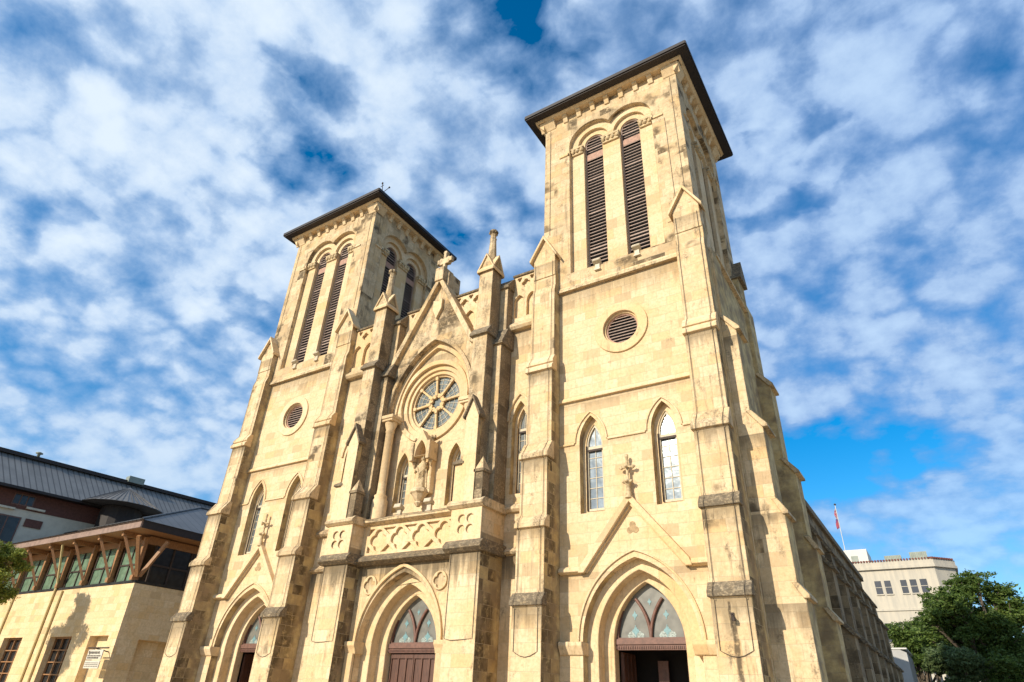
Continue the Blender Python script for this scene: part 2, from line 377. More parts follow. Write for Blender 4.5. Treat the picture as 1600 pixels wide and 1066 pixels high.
M_GLASS = glassy('church_window_glass', (.33, .37, .38), .12, .35)
M_GLASSD = glassy('leaded_rose_glass', (.13, .155, .155), .3, .6, .25)
M_TYMP = glassy('painted_tympanum_glass', (.17, .165, .14), .35, .15, .0)
M_TEAL = plain('turquoise_glass_paint', (.16, .30, .32), .4, 0, .3, 30)
M_PALEG = plain('pale_glass_paint', (.36, .42, .38), .4, 0, .8, 26)
M_CABLE = plain('black_rubber_cable', (.09, .065, .04), .7, 0, .2, 5)
M_FLOOD = plain('cream_floodlight_housing', (.52, .44, .31), .5, 0, .25, 9)
M_LENS = plain('floodlight_lens', (.25, .26, .26), .2, 0, .2, 3)
M_IRON = plain('rusted_iron', (.06, .04, .03), .7, .3, .4, 20)
M_TIMBER = plain('varnished_pine_timber', (.36, .18, .075), .5, 0, .4, 5, .1, stretch=(4, 4, 1))
M_FASCIA = plain('weathered_mauve_fascia', (.27, .18, .14), .7, 0, .3, 4)
M_GREEN = glassy('green_tinted_glass', (.26, .40, .27), .12, .1, .45)
M_DKGLASS = glassy('dark_window_glass', (.035, .035, .035), .1, .1, .1)
M_ROOFX = seamed('standing_seam_roof_across', (.085, .082, .078), 0, .55, .09)
M_ROOFY = seamed('standing_seam_roof_along', (.185, .18, .17), 1, .45, .09)
M_ROOFY2 = seamed('standing_seam_hip_roof', (.12, .12, .12), 1, .6, .05)
M_BRICK = plain('dark_red_brick', (.14, .055, .04), .85, 0, .35, 7, .2)
M_CREAM = plain('cream_hotel_stone', (.60, .54, .43), .9, 0, .15, 2, .1)
M_OFFICE = plain('streaked_pale_concrete', (.50, .45, .36), .9, 0, .35, .9, 0, .2, c2=(.40, .37, .31), stretch=(1.6, 1.6, .18))
M_ROOFTILE = plain('terracotta_roof_tile', (.20, .07, .05), .8, 0, .5, 2)
M_WHITE = plain('white_painted_wall', (.60, .58, .53), .8, 0, .1, 1)
M_GREYV = plain('grey_green_ventilator_metal', (.25, .28, .24), .6, .2, .25, 1)
M_SIGN = plain('cream_sign_board', (.55, .51, .42), .6, 0, .15, 8)
M_BARK = plain('oak_bark', (.13, .10, .07), .95, 0, .4, 9, .6)

# ------------------------------------------------------------------ setting
g = MB(); g.box(-900, 900, -900, 900, -.6, -.15)
tag(obj('ground', g, plain('city_ground', (.12, .11, .09), .95, 0, .3, .05)), kind='structure')
pv = MB(); pv.box(-60, 60, -60, 70, -.15, -.02)
pm, N, b = newmat('plaza_paving')
tcu = N.n('ShaderNodeTexCoord'); brk = N.n('ShaderNodeTexBrick'); N.l(tcu.outputs['UV'], brk.inputs['Vector'])
for k, v in (('Color1', (.42, .34, .24, 1)), ('Color2', (.50, .41, .29, 1)), ('Mortar', (.16, .14, .11, 1)), ('Scale', 1.), ('Mortar Size', .01), ('Brick Width', .9), ('Row Height', .6)): brk.inputs[k].default_value = v
N.l(brk.outputs['Color'], b.inputs['Base Color']); b.inputs['Roughness'].default_value = .85
tag(obj('plaza', pv, pm), kind='structure')

# ------------------------------------------------------------------ the cathedral
CA = thing('cathedral', 'pale limestone gothic cathedral with twin square bell towers and a rose window', 'cathedral')
TC = 8.5
TW = {}
def pt(name, mb, m, parent=None, bevel=0): return obj(name, mb, m, parent or CA, bevel)
def hood(mb, cx, hw, zs, rise, wd, y0, y1, n=12, foot=0.):
    a = arch(cx, hw+wd, zs-foot, zs, rise+wd*1.15, n); h = arch(cx, hw, zs-foot, zs, rise, n)
    mb.prism(a[:]+h[::-1], [], y0, y1)

# profile of the front buttresses: (z, depth of the face below that level)
STAGES = [(4.19, 1.08, 1.18), (6.43, .97, 1.06), (8.70, .84, .93), (12.03, .58, .68)]   # drip level, face depth below, nose depth
def front_buttress(x0, x1, mirror_gab):
    # stepped shaft as one profile in (y, z)
    prof = [(.2, -.3), (-1.08, -.3)]
    tops = [.97, .84, .58, .42]
    for i, (z, d, nose) in enumerate(STAGES):
        prof += [(-d, z+.16), (-tops[i]-.0, z+.16+(.42 if i in (2, 3) else .17))]
    prof += [(-.42, 15.55), (-.33, 15.85), (-.33, 16.5), (.2, 16.5)]
    mb = MB(); mb.prism(prof, [], x0, x1, 'x')
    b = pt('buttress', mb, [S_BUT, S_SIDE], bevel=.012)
    for i, (z, d, nose) in enumerate(STAGES):
        m = MB(); s = .42 if i in (2, 3) else .17
        pr = [(-nose, z), (-nose, z+.13), (-tops[i]-.03, z+.19+s), (-tops[i]+.1, z+.19+s), (-tops[i]+.1, z)]
        if i == 3:
            pr = [(-nose, z), (-nose, z+.12), (-nose+.12, z+.26), (-nose+.07, z+.28), (-nose+.07, z+.38), (-tops[i]-.03, z+.62), (-tops[i]+.1, z+.62), (-tops[i]+.1, z)]
        m.prism(pr, [], x0-.05, x1+.05, 'x')
        obj('drip_course', m, [S_CAP, S_CAP if x0 > 8 else S_DRIP, S_DRIP, S_TRIM][i], b)
    # gabled head
    cx = (x0+x1)/2; hw = (x1-x0)/2-.02
    m = MB(); m.prism([(cx-hw, 16.3), (cx-hw, 17.3), (cx, 18.22), (cx+hw, 17.3), (cx+hw, 16.3)], [], -.36, .1)
    obj('gablet', m, [S_BUT, S_BELF], b)
    m = MB()
    for s in (-1, 1):
        m.prism([(cx, 18.18), (cx, 18.36), (cx+s*(hw+.14), 17.24), (cx+s*(hw+.12), 17.12)], [], -.50, .02)
    obj('gablet_coping', m, S_TRIM, b)
    return b
for x0, x1 in ((10.86, 11.85), (5.06, 6.06), (-6.06, -5.06), (-11.85, -10.86)):
    front_buttress(x0, x1, 0)

def side_buttress(sx, y0, y1, gab=False):
    st = [(-.3, 12.88), (4.3, 12.88), (4.62, 12.74), (6.4, 12.74), (6.78, 12.58), (8.95, 12.58), (9.42, 12.30), (12.3, 12.30), (12.78, 11.96), (15.5, 11.96), (15.8, 11.8), (16.2, 11.8)]
    if gab: st = st[:9]+[(12.78, 12.02), (15.75, 12.02), (16.35, 11.86), (17.2, 11.86)]
    prof = [(11.3*sx, -.3)]+[(x*sx, z) for z, x in st]+[(11.3*sx, st[-1][0])]
    mb = MB(); mb.prism(prof, [], y0, y1)
    b = pt('side_buttress', mb, [S_SIDE if gab else S_BUT, S_SIDE], bevel=.012)
    for z, x, dx, dz in ((4.24, 12.98, .22, .38), (6.33, 12.84, .22, .42), (8.82, 12.72, .38, .56), (12.17, 12.42, .42, .60)):
        m = MB(); m.prism([(x*sx, z), (x*sx, z+.08), ((x-dx)*sx, z+dz), ((x-dx-.15)*sx, z+dz), ((x-.15)*sx, z)], [], y0-.05, y1+.05)
        obj('drip_course', m, S_DRIP, b)
    if gab:
        m = MB(); yc = (y0+y1)/2
        m.prism([(y0-.08, 17.2), (yc, 18.3), (y1+.08, 17.2)], [], 11.4*sx, 12.0*sx, 'x'); obj('gablet', m, S_CAP, b)
    return b
for sx in (1, -1):
    side_buttress(sx, .10, 1.05)
    side_buttress(sx, 4.6, 5.55, True)

def portal(cx, y0, zs, parent, closed, orders, xoff=0):
    # orders: list of (y, half width, rise); glass sits behind the last
    P = None
    for i in range(1, len(orders)):
        ya = orders[i][0]; hwp, rp = orders[i-1][1]+.14, orders[i-1][2]+.14
        hw, rs = orders[i][1], orders[i][2]
        yb = orders[i+1][0]+.03 if i+1 < len(orders) else ya+.32
        m = MB(); m.prism(arch(cx, hwp, -.3, zs, rp, 14), [arch(cx, hw, -.25, zs, rs, 14)], ya, yb)
        o = pt('archivolt', m, S_TRIM, parent, .02)
    yg = orders[-1][0]+.26; hw, rs = orders[-1][1], orders[-1][2]
    d = bpy.data.objects.new('doorway', None); link(d, parent)
    # timber frame and tracery over painted glass
    f = MB(); f.prism(arch(cx, hw+.05, zs+.12, zs+.12, rs-.02, 14), [arch(cx, hw-.08, zs+.2, zs+.2, rs-.17, 14)], yg-.1, yg+.04)
    r = (rs*rs+hw*hw)/(2*hw)
    for s in (-1, 1):       # the two branching mullions of the Y
        pts = []
        for k in range(9):
            t = k/8; ang = t*.68
            xx = cx+s*(r*(1-math.cos(ang))*1.0); zz = zs+.16+r*math.sin(ang)*.93
            pts.append((xx, yg-.05, zz))
        f.tube(pts, .05, 6)
    obj('tympanum_frame', f, M_WFRAME, d)
    gl = MB(); gl.prism(arch(cx, hw, zs+.15, zs+.15, rs-.1, 14), [], yg, yg+.03); obj('tympanum_glass', gl, M_TYMP, d)
    dec = MB(); dp = MB()
    for (dx, dz, rr) in ((-.45*hw, .38, .16*hw), (.45*hw, .38, .16*hw), (-.45*hw, .80, .12*hw), (.45*hw, .80, .12*hw), (0, 1.15, .09*hw)):
        dec = MB(); dec.prism(foil(cx+dx, zs+dz, rr*.62, 4, 0, 24), [], yg-.012, yg-.002); dec.prism([(cx+dx-.012, zs+dz-rr), (cx+dx+.012, zs+dz-rr), (cx+dx+.012, zs+dz+rr*.9), (cx+dx-.012, zs+dz+rr*.9)], [], yg-.014, yg-.003)
        obj('glass_ornament', dec, M_TEAL, d)
        if dz < .5: dp = MB(); dp.prism([(cx+dx+rr*1.5*math.cos(a), zs+dz-.12+rr*.8*math.sin(a)) for a in [i*math.pi/10 for i in range(20)]], [], yg-.006, yg-.001); obj('glass_scroll', dp, M_PALEG, d)
    li = MB(); li.box(cx-hw-.03, cx+hw+.03, yg-.16, yg+.1, zs+.02, zs+.16); li.box(cx-hw-.01, cx+hw+.01, yg-.12, yg+.1, zs-.12, zs+.02)
    k = int(2*hw/.055)
    for i in range(k): x = cx-hw+.02+i*(2*hw-.04)/k; li.box(x, x+.03, yg-.15, yg-.118, zs-.09, zs-.02)
    obj('lintel', li, M_WFRAME, d)
    lf = MB(); jm = MB()
    if closed:
        for s in (-1, 1):
            xa, xb = (cx-hw+.08, cx-.01) if s < 0 else (cx+.01, cx+hw-.08)
            leaf = MB(); leaf.box(xa, xb, yg+.02, yg+.09, -.02, zs-.14)
            n = 3
            for i in range(n+1):
                x = xa+(xb-xa)*i/n; leaf.box(max(xa, x-.035), min(xb, x+.035), yg-.02, yg+.019, 0, zs-.2)
            leaf.box(xa, xb, yg-.03, yg+.018, zs-.28, zs-.145)
            obj('door_leaf', leaf, M_DOOR, d)
    else:
        for s in (-1, 1):
            leaf = MB(); x = cx+s*(hw-.06)
            leaf.box(x-.04, x+.04, yg+.12, yg+1.0, -.02, zs-.16)
            for i in range(4): leaf.box(x-.055, x+.055, yg+.14+i*.27, yg+.2+i*.27, 0, zs-.2)
            obj('door_leaf', leaf, M_DOOR, d)
        pn = MB(); pn.box(cx-hw*.35, cx-hw*.05, yg+1.3, yg+1.36, 0, zs-.3); pn.box(cx+hw*.5, cx+hw*.8, yg+1.3, yg+1.36, 0, zs-.3)
        obj('inner_panel', pn, M_WFRAME, d)
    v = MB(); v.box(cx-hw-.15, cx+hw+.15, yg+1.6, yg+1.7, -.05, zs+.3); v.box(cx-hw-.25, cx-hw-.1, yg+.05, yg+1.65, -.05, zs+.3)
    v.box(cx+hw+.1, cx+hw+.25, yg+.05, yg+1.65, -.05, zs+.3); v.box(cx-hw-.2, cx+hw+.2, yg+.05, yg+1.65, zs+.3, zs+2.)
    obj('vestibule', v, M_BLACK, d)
    return d

def lancet(cx, hw, zsill, zs, rise, y, parent=CA, rows=6, cols=2, depth=.35):
    yg = y+depth
    e = bpy.data.objects.new('lancet_window', None); link(e, parent)
    f = MB(); f.prism(arch(cx, hw+.02, zsill, zs, rise-.0, 10), [arch(cx, hw-.055, zsill+.07, zs, rise-.08, 10)], yg-.05, yg+.05)
    f.box(cx-hw, cx+hw, yg-.03, yg+.02, zs-.12, zs-.02)
    obj('frame', f, M_LEAD, e)
    dk = MB(); dk.box(cx-hw-.02, cx-hw+.03, yg-.09, yg-.052, zsill, zs); dk.box(cx-hw+.03, cx+hw-.03, yg-.07, yg-.032, zs-.2, zs-.13)  # dark strips paint shade down the left jamb and below the crossbar
    obj('jamb_bar_shade', dk, M_IRON, e)
    b = MB()
    for i in range(1, rows): z = zsill+.07+(zs-.15-zsill)*i/rows; b.box(cx-hw+.03, cx+hw-.03, yg-.005, yg+.012, z-.01, z+.01)
    for i in range(1, cols): x = cx-hw+2*hw*i/cols; b.box(x-.01, x+.01, yg-.008, yg+.01, zsill+.05, zs+rise*.8)
    obj('lead_bars', b, M_LEAD, e)
    gl = MB(); gl.prism(arch(cx, hw, zsill, zs, rise, 10), [], yg+.014, yg+.03); obj('glass', gl, M_GLASS, e)
    bk = MB(); bk.box(cx-hw-.1, cx+hw+.1, yg+.2, yg+.25, zsill-.1, zs+rise+.1); obj('dark_backing', bk, M_BLACK, e)
    return e

def louver(M, cx, zb, zs, r, v, parent):
    e = bpy.data.objects.new('louvre_window', None); link(e, parent)
    f = MB(M); f.prism(arch(cx, r, zb, zs, r, 9), [arch(cx, r-.045, zb+.04, zs, r-.045, 9)], v-.06, v+.03); obj('frame', f, M_LOUV, e)
    s = MB(M); z = zb+.06
    while z < zs+r-.08:
        if not (22.42 < z < 22.78):
            hw = r-.045 if z < zs else math.sqrt(max((r-.045)**2-(z+.03-zs)**2, .0001))
            if hw > .06:
                big = abs((z-zb) % 1.9-1.0) < .09
                a = .05
                s.add([(cx-hw, v-.05, z), (cx+hw, v-.05, z), (cx+hw, v-.05, z+(.06 if big else .03)), (cx-hw, v-.05, z+(.06 if big else .03)),
                       (cx-hw, v-.015, z+.025), (cx+hw, v-.015, z+.025), (cx+hw, v-.015, z+.065), (cx-hw, v-.015, z+.065)],
                      [(0, 1, 2, 3), (7, 6, 5, 4), (0, 4, 5, 1), (1, 5, 6, 2), (2, 6, 7, 3), (3, 7, 4, 0)])
        z += .17
    obj('slats', s, M_LOUV, e)
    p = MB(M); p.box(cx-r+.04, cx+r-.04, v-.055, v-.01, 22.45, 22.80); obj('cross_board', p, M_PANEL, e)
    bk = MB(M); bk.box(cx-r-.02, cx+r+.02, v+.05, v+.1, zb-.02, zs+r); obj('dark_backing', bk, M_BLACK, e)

def tower(T):
    s = 1 if T > 0 else -1
    x0, x1 = T-3.38, T+3.38
    # body with its openings
    lc1, lc2 = T-1.28, T+1.22
    if s < 0: lc1, lc2 = T-1.22, T+1.28
    wall = MB()
    wall.prism([(x0, -.3), (x1, -.3), (x1, 15.5), (x0, 15.5)],
               [arch(T, 1.7, -.2, 3.3, 2.23, 14), arch(lc1, .42, 6.95, 9.3, .92, 8), arch(lc2, .42, 6.95, 9.3, .92, 8), circ(T, 13.33, .66, 36)], 0, .4)
    wall.box(x0, x0+.4, .4, 5.5, -.3, 15.5); wall.box(x1-.4, x1, .4, 5.5, -.3, 15.5); wall.box(x0+.4, x1-.4, 5.1, 5.5, -.3, 15.5)
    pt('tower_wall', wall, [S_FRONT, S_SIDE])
    # weathered sill between body and belfry
    sl = MB()
    sl.prism([(-.13, 15.50), (-.13, 15.60), (.16, 16.32), (.5, 16.32), (.5, 15.5)], [], x0+.02, x1-.02, 'x')
    a = [(x1+.13, 15.50), (x1+.13, 15.60), (x1-.40, 16.32), (x1-.7, 16.32), (x1-.7, 15.5)]
    sl.prism(a, [], .5, 5.6); sl.prism([(2*T-p[0], p[1]) for p in a], [], .5, 5.6)
    sl.box(x0+.7, x1-.7, 5.0, 5.5, 15.5, 16.32)
    pt('belfry_sill', sl, stone('limestone_sill_stained', dirt=1.1, rowh=2, bw=.9, mortar=.3, crust=.42) if 'sill' not in TW else TW['sill'])
    TW['sill'] = bpy.data.materials['limestone_sill_stained']
    nb = MB(); nb.box(x0+.98, x1-.98, -.16, -.131, 15.47, 15.585); pt('sill_nosing', nb, S_DRIP)
    # corner pier bases at the foot of the belfry
    for q in (-1, 1):
        m = MB(); xa = T+q*2.48
        m.box(xa-.5, xa+.5, -.02, .3, 15.9, 16.5); m.prism([(-.02, 16.5), (.02, 16.62), (.3, 16.62), (.3, 16.5)], [], xa-.5, xa+.5, 'x')
        pt('pier_base', m, S_BELF)
    # string courses
    st = MB(); st.prism([(-.10, 10.83), (-.10, 10.9), (-.02, 11.02), (.1, 11.02), (.1, 10.83)], [], T-2.44, T+2.44, 'x'); pt('string_course', st, S_TRIM)
    # lancets with linked label moulds
    lb = MB()
    for c in (lc1, lc2): hood(lb, c, .55, 9.3, 1.02, .05, -.045, .05, 10)
    for a_, b_ in ((T-2.44, lc1-.6), (lc1+.6, lc2-.6), (lc2+.6, T+2.44)):
        if b_ > a_: lb.box(a_, b_, -.045, .05, 9.25, 9.31)
    pt('label_mould', lb, S_TRIM)
    for c in (lc1, lc2):
        lancet(c, .30, 7.08, 9.25, .72, 0)
        m = MB(); m.prism([(.02, 6.80), (.02, 6.86), (.36, 7.10), (.36, 6.8)], [], c-.46, c+.46, 'x'); pt('window_sill', m, S_TRIM)
        j = MB(); j.prism(arch(c, .44, 6.96, 9.3, .94, 10), [arch(c, .29, 7.05, 9.25, .73, 10)], .26, .38); pt('inner_jamb', j, S_TRIM)
    # round louvre
    e = bpy.data.objects.new('round_louvre', None); link(e, CA)
    m = MB(); m.prism(circ(T, 13.33, 1.0), [circ(T, 13.33, .66)], -.06, .05); m.prism(circ(T, 13.33, .70), [circ(T, 13.33, .6)], .05, .2); obj('stone_ring', m, S_TRIM, e, .02)
    m = MB(); m.prism(circ(T, 13.33, .61), [circ(T, 13.33, .55)], .12, .2); obj('frame', m, M_PANEL, e)
    m = MB()
    for i in range(9):
        z = 13.33-.52+i*.122; hw = math.sqrt(max(.56**2-(z+.02-13.33)**2, .001))
        m.add([(T-hw, .14, z), (T+hw, .14, z), (T+hw, .14, z+.03), (T-hw, .14, z+.03), (T-hw, .18, z+.03), (T+hw, .18, z+.03), (T+hw, .18, z+.055), (T-hw, .18, z+.055)],
              [(0, 1, 2, 3), (7, 6, 5, 4), (0, 4, 5, 1), (1, 5, 6, 2), (2, 6, 7, 3), (3, 7, 4, 0)])
    obj('slats', m, M_LOUV, e)
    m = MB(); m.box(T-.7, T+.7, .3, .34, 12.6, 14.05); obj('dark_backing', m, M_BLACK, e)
    # side portal
    m = MB(); hood(m, T, 1.80, 3.3, 2.40, .05, -.05, .05, 16); pt('hood_mould', m, S_TRIM)
    portal(T, 0, 3.3, CA, False, [(0, 1.7, 2.23), (.30, 1.36, 1.93), (.70, 1.05, 1.66)])
    for (xa, xb) in ((T-2.42, T-1.66), (T+1.5, T+2.3)):
        m = MB(); m.prism([(-.12, 3.12), (-.17, 3.22), (-.17, 3.32), (.34, 3.32), (.34, 2.98), (-.04, 2.98)], [], xa, xb, 'x'); pt('impost', m, S_TRIM, None, .015)
    # triangular gable mould over the portal, with carved finial
    m = MB()
    for q in (-1, 1):
        pr = [(T, 7.10), (T, 7.40), (T+q*.1, 7.24), (T+q*1.66, 5.36), (T+q*1.72, 5.16), (T+q*1.54, 5.16)]
        m.prism(pr, [], -.21, .03)
        m.prism([(T, 7.12), (T+q*1.58, 5.16), (T+q*1.50, 5.16), (T, 7.0)], [], -.10, .03)
        m.prism([(-.2, 5.2), (-.2, 5.27), (-.1, 5.36), (.05, 5.36), (.05, 5.15), (-.08, 5.15)], [], *sorted((T+q*1.66, T+q*2.40)), 'x')
    gm = pt('gable_mould', m, S_TRIM)
    m = MB(); m.prism(foil(T, 6.35, .2, 3, math.pi/2, 30), [], -.012, .02); pt('trefoil', m, plain('trefoil_shadowed_stone', (.42, .29, .15), .9, 0, .4, 12, .4) if 'tre' not in TW else TW['tre']); TW['tre'] = bpy.data.materials['trefoil_shadowed_stone']
    m = MB(); yf = -.17
    m.lathe((T, yf, 7.2), [(.12, 0), (.075, .22), (.062, .40), (.10, .45), (.13, .50), (.10, .55), (.05, .60), (.042, .85), (.05, 1.05), (.038, 1.2), (.055, 1.27), (.062, 1.32), (.04, 1.37), (.01, 1.39)], 12)
    m.tube([(T-.19, yf, 8.16), (T+.19, yf, 8.16)], .038, 8); m.tube([(T, yf-.15, 8.16), (T, yf+.1, 8.16)], .035, 8)
    for q in (-1, 1):
        m.blob((T+q*.19, yf, 8.16), (.055, .05, .065), 3+q, .12); m.blob((T+q*.235, yf, 8.165), (.04, .035, .04), 3, .1)
        m.blob((T+q*.12, yf-.03, 7.70), (.06, .07, .05), 9+q, .2)
    m.blob((T, yf-.15, 8.16), (.05, .04, .055), 5, .12); m.blob((T, yf-.12, 7.70), (.06, .06, .05), 6, .2)
    pt('cross_finial', m, M_CARVE)

    # ---------------- belfry
    yc = -.08+2.79
    be = bpy.data.objects.new('belfry', None); link(be, CA)
    for k in range(4):
        hw, dist = (3.14, 2.79) if k % 2 == 0 else (2.79, 3.14)
        M = Matrix.Translation((T, yc, 0)) @ Matrix.Rotation(k*math.pi/2, 4, 'Z') @ Matrix.Translation((0, -dist, 0))
        A, RR, zc = .85, 1.06, 23.32
        # recess outline: two joined round heads
        ol = [(-A-RR, 16.32)]
        th = math.acos(-A/RR) if False else None
        for i in range(0, 15):
            t = math.pi-(math.pi-math.acos(A/RR))*i/14; ol.append((-A+RR*math.cos(t), zc+RR*math.sin(t)))
        for i in range(1, 15):
            t = (math.pi-math.acos(A/RR))*(1-i/14); ol.append((A+RR*math.cos(t), zc+RR*math.sin(t)))
        ol += [(A+RR, 16.32)]
        span = hw if k % 2 == 0 else hw-.4
        wl = MB(M); wl.prism(rect(-span, span, 15.6, 25.35), [ol], 0, .4)
        obj('belfry_wall', wl, [S_BELF, S_BELF], be)
        w2 = MB(M); hs = []
        for c in (-A, A):
            h = [(c-.45, 16.4), (c-.45, 23.2), (c-.72, 23.2)]
            for i in range(0, 17): t = math.pi-math.pi*i/16; h.append((c+.72*math.cos(t), zc+.02+.72*math.sin(t)))
            h += [(c+.72, 23.2), (c+.45, 23.2), (c+.45, 16.4)]
            hs.append(h)
        w2.prism(rect(-2.1, 2.1, 15.9, 24.6), hs, .20, .36)
        w3 = w2; w3.prism(rect(-2.05, 2.05, 15.95, 24.55), [arch(-A, .45, 16.35, 23.36, .45, 10), arch(A, .45, 16.35, 23.36, .45, 10)], .34, .5)
        obj('opening_order', w2, S_BELT, be)
        # label stub and capitals
        lb = MB(M)
        for q in (-1, 1): lb.box(*sorted((q*1.92, q*2.40)), -.05, .02, 22.80, 22.90); lb.box(*sorted((q*1.88, q*1.97)), -.05, .22, 22.80, 23.02)
        obj('label_mould', lb, S_TRIM, be)
        for (xc, cw) in ((-1.58, .30), (0, .42), (1.58, .30)):
            cp = MB(M); cp.box(xc-cw, xc+cw, .06, .34, 23.10, 23.2)
            n = int(cw*2/.17)
            for i in range(n): cp.blob((xc-cw+.09+i*(2*cw-.18)/(n-1), .13, 22.99), (.10, .11, .12), i*7+k, .25)
            cp.box(xc-cw+.05, xc+cw-.05, .12, .34, 22.80, 23.1)
            obj('capital', cp, M_CARVE, be)
        for c in (-A, A):
            e_ = louver(M, c, 16.4, 23.36, .45, .44, be) if False else None
        for c in (-A, A): louver(M, c, 16.4, 23.36, .45, .46, CA)
        # corbel table and cornice
        cb = MB(M); n = 9 if k % 2 == 0 else 8
        for i in range(n):
            u = -hw+.4+(2*hw-.8)*(i)/(n-1)
            wd = .11
            if i in (0, n-1): continue
            c1 = MB(M); c1.prism([(-.14, 25.20), (-.22, 25.26), (-.22, 25.40), (.02, 25.40), (.02, 24.98), (-.05, 24.98)], [], u-wd, u+wd, 'x'); obj('corbel', c1, S_TRIM, be)
        for q in (-1, 1):
            c1 = MB(M); c1.prism([(-.02, 24.92), (-.06, 25.0), (-.24, 25.26), (-.24, 25.4), (.02, 25.4), (.02, 24.92)], [], *sorted((q*(hw+.20), q*(hw-.55))), 'x'); obj('corner_corbel', c1, S_TRIM, be)
        co = MB(M); co.prism([(-.26, 25.36), (-.38, 25.46), (.1, 25.46), (.1, 25.36)], [], -hw-.36, hw+.36, 'x'); obj('cornice', co, S_TRIM, be)
    # roof
    ov = .72; X0, X1, Y0, Y1 = T-3.14-ov, T+3.14+ov, yc-2.79-ov, yc+2.79+ov
    r = MB(); r.box(X0+.02, X1-.02, Y0+.02, Y1-.02, 25.47, 25.56); ro = pt('tower_roof', r, M_SOFFIT)
    r = MB(); z0, z1 = 25.565, 25.70
    r.add([(X0, Y0, z0), (X1, Y0, z0), (X1, Y1, z0), (X0, Y1, z0), (X0, Y0, z1), (X1, Y0, z1), (X1, Y1, z1), (X0, Y1, z1), (T, yc, 27.1)],
          [(0, 3, 2, 1), (0, 1, 5, 4), (1, 2, 6, 5), (2, 3, 7, 6), (3, 0, 4, 7), (4, 5, 8), (5, 6, 8), (6, 7, 8), (7, 4, 8)])
    for a_, b_ in (((X0, Y0), (X1, Y0)), ((X1, Y0), (X1, Y1)), ((X1, Y1), (X0, Y1)), ((X0, Y1), (X0, Y0))):
        r.bar((*a_, 25.62), (*b_, 25.62), .07, .17)
    obj('roof_cladding', r, M_DARKROOF, ro)
tower(TC); tower(-TC)

# ---------------- centre front
C = .33
cw = MB()
cw.prism(rect(-5.12, 5.12, -.3, 14.6), [arch(C, 1.6, -.2, 3.2, 2.3, 12), circ(.2, 12.28, 1.72, 48), arch(-.98+.02, .30, 7.85, 9.5, .72, 8), arch(1.62-.02, .30, 7.85, 9.5, .72, 8),
         arch(4.44, .34, 7.9, 10.5, .85, 8), arch(-4.02, .34, 7.9, 10.5, .85, 8)], 0, .4)
cw.box(-5.1, 5.1, .4, 6, 13.6, 14.4)
pt('centre_wall', cw, [S_CTR, S_SIDE])
for x in (-.96, 1.60):
    lancet(x, .22, 7.85, 9.45, .6, 0, rows=5)
    j = MB(); j.prism(arch(x, .32, 7.84, 9.5, .74, 10), [arch(x, .21, 7.9, 9.45, .6, 10)], .22, .34); pt('inner_jamb', j, S_TRIM)
for x in (4.44, -4.02):
    lancet(x, .24, 7.9, 10.4, .7, 0, rows=6)
    j = MB(); j.prism(arch(x, .36, 7.84, 10.5, .87, 10), [arch(x, .23, 7.9, 10.4, .7, 10)], .2, .34); pt('inner_jamb', j, S_TRIM)
    m = MB(); hood(m, x, .46, 10.6, 1.0, .1, -.07, .03, 10); pt('hood_mould', m, S_TRIM)
# portal block under the balcony
pb = MB(); pb.prism(rect(-1.9, 2.75, -.3, 6.0), [arch(C, 1.78, -.2, 3.2, 2.32, 14)], -.62, -.2); pt('portal_wall', pb, S_CTR)
m = MB(); hood(m, C, 1.80, 3.3, 2.38, .10, -.70, -.55, 16, .0)
pt('hood_mould', m, S_TRIM)
portal(C+.03, -.62, 3.2, CA, True, [(-.62, 1.78, 2.32), (-.30, 1.42, 1.98), (.08, 1.08, 1.66)])
for (xa, xb) in ((C-2.22, C-1.70), (C+1.70, C+2.3)):
    m = MB(); m.prism([(-.74, 3.14), (-.8, 3.24), (-.8, 3.36), (-.28, 3.36), (-.28, 2.98), (-.68, 2.98)], [], xa, xb, 'x'); pt('impost', m, S_TRIM, None, .015)
    m = MB(); m.box(xa+.08, xb-.08, -.72, -.6, -.1, 3.0); pt('jamb_shaft', m, S_TRIM)
for (x, rr) in ((C-1.5, .32), (C+1.62, .30)):
    m = MB(); m.prism(circ(x, 5.15, rr, 28), [foil(x, 5.15, rr*.85, 4, 0)], -.68, -.615); pt('spandrel_quatrefoil', m, S_TRIM)
# balcony: string, pierced quatrefoil parapet, cornice
m = MB(); m.prism([(-.80, 5.80), (-1.0, 5.90), (-1.0, 6.0), (-.74, 6.16), (-.2, 6.16), (-.2, 5.80)], [], -1.88, 2.70, 'x'); pt('balcony_string', m, S_CAP)
hs = []; xs = [(-1.62+i*1.05) for i in range(5)]
q0, q1 = -1.55, 2.45; n = 4; wq = (q1-q0)/n
for i in range(n):
    cx = q0+wq*(i+.5); hs.append(foil(cx, 6.68, .385, 4, 0, 48))
for i in range(n+1):
    cx = q0+wq*i; a = .02
    for s in (-1, 1):
        zt = 6.68+s*.42; w_ = .30
        if i == 0: hs.append([(cx+a, zt), (cx+w_, zt), (cx+a, zt-s*.24)])
        elif i == n: hs.append([(cx-a, zt), (cx-w_, zt), (cx-a, zt-s*.24)])
        else: hs.append([(cx-w_, zt), (cx+w_, zt), (cx, zt-s*.24)])
m = MB(); m.prism(rect(-1.88, 2.70, 6.10, 7.24), hs, -.70, -.605); pb_ = pt('balcony_parapet', m, S_TRIM, None, .012)
m = MB(); m.box(-1.88, 2.70, -.60, -.46, 6.1, 7.2); obj('parapet_backing', m, S_TRIM, pb_)
m = MB(); m.prism([(-.72, 7.22), (-.92, 7.30), (-.92, 7.40), (-.70, 7.50), (0.02, 7.50), (.02, 7.22)], [], -1.95, 2.78, 'x'); pt('balcony_coping', m, S_DRIP)
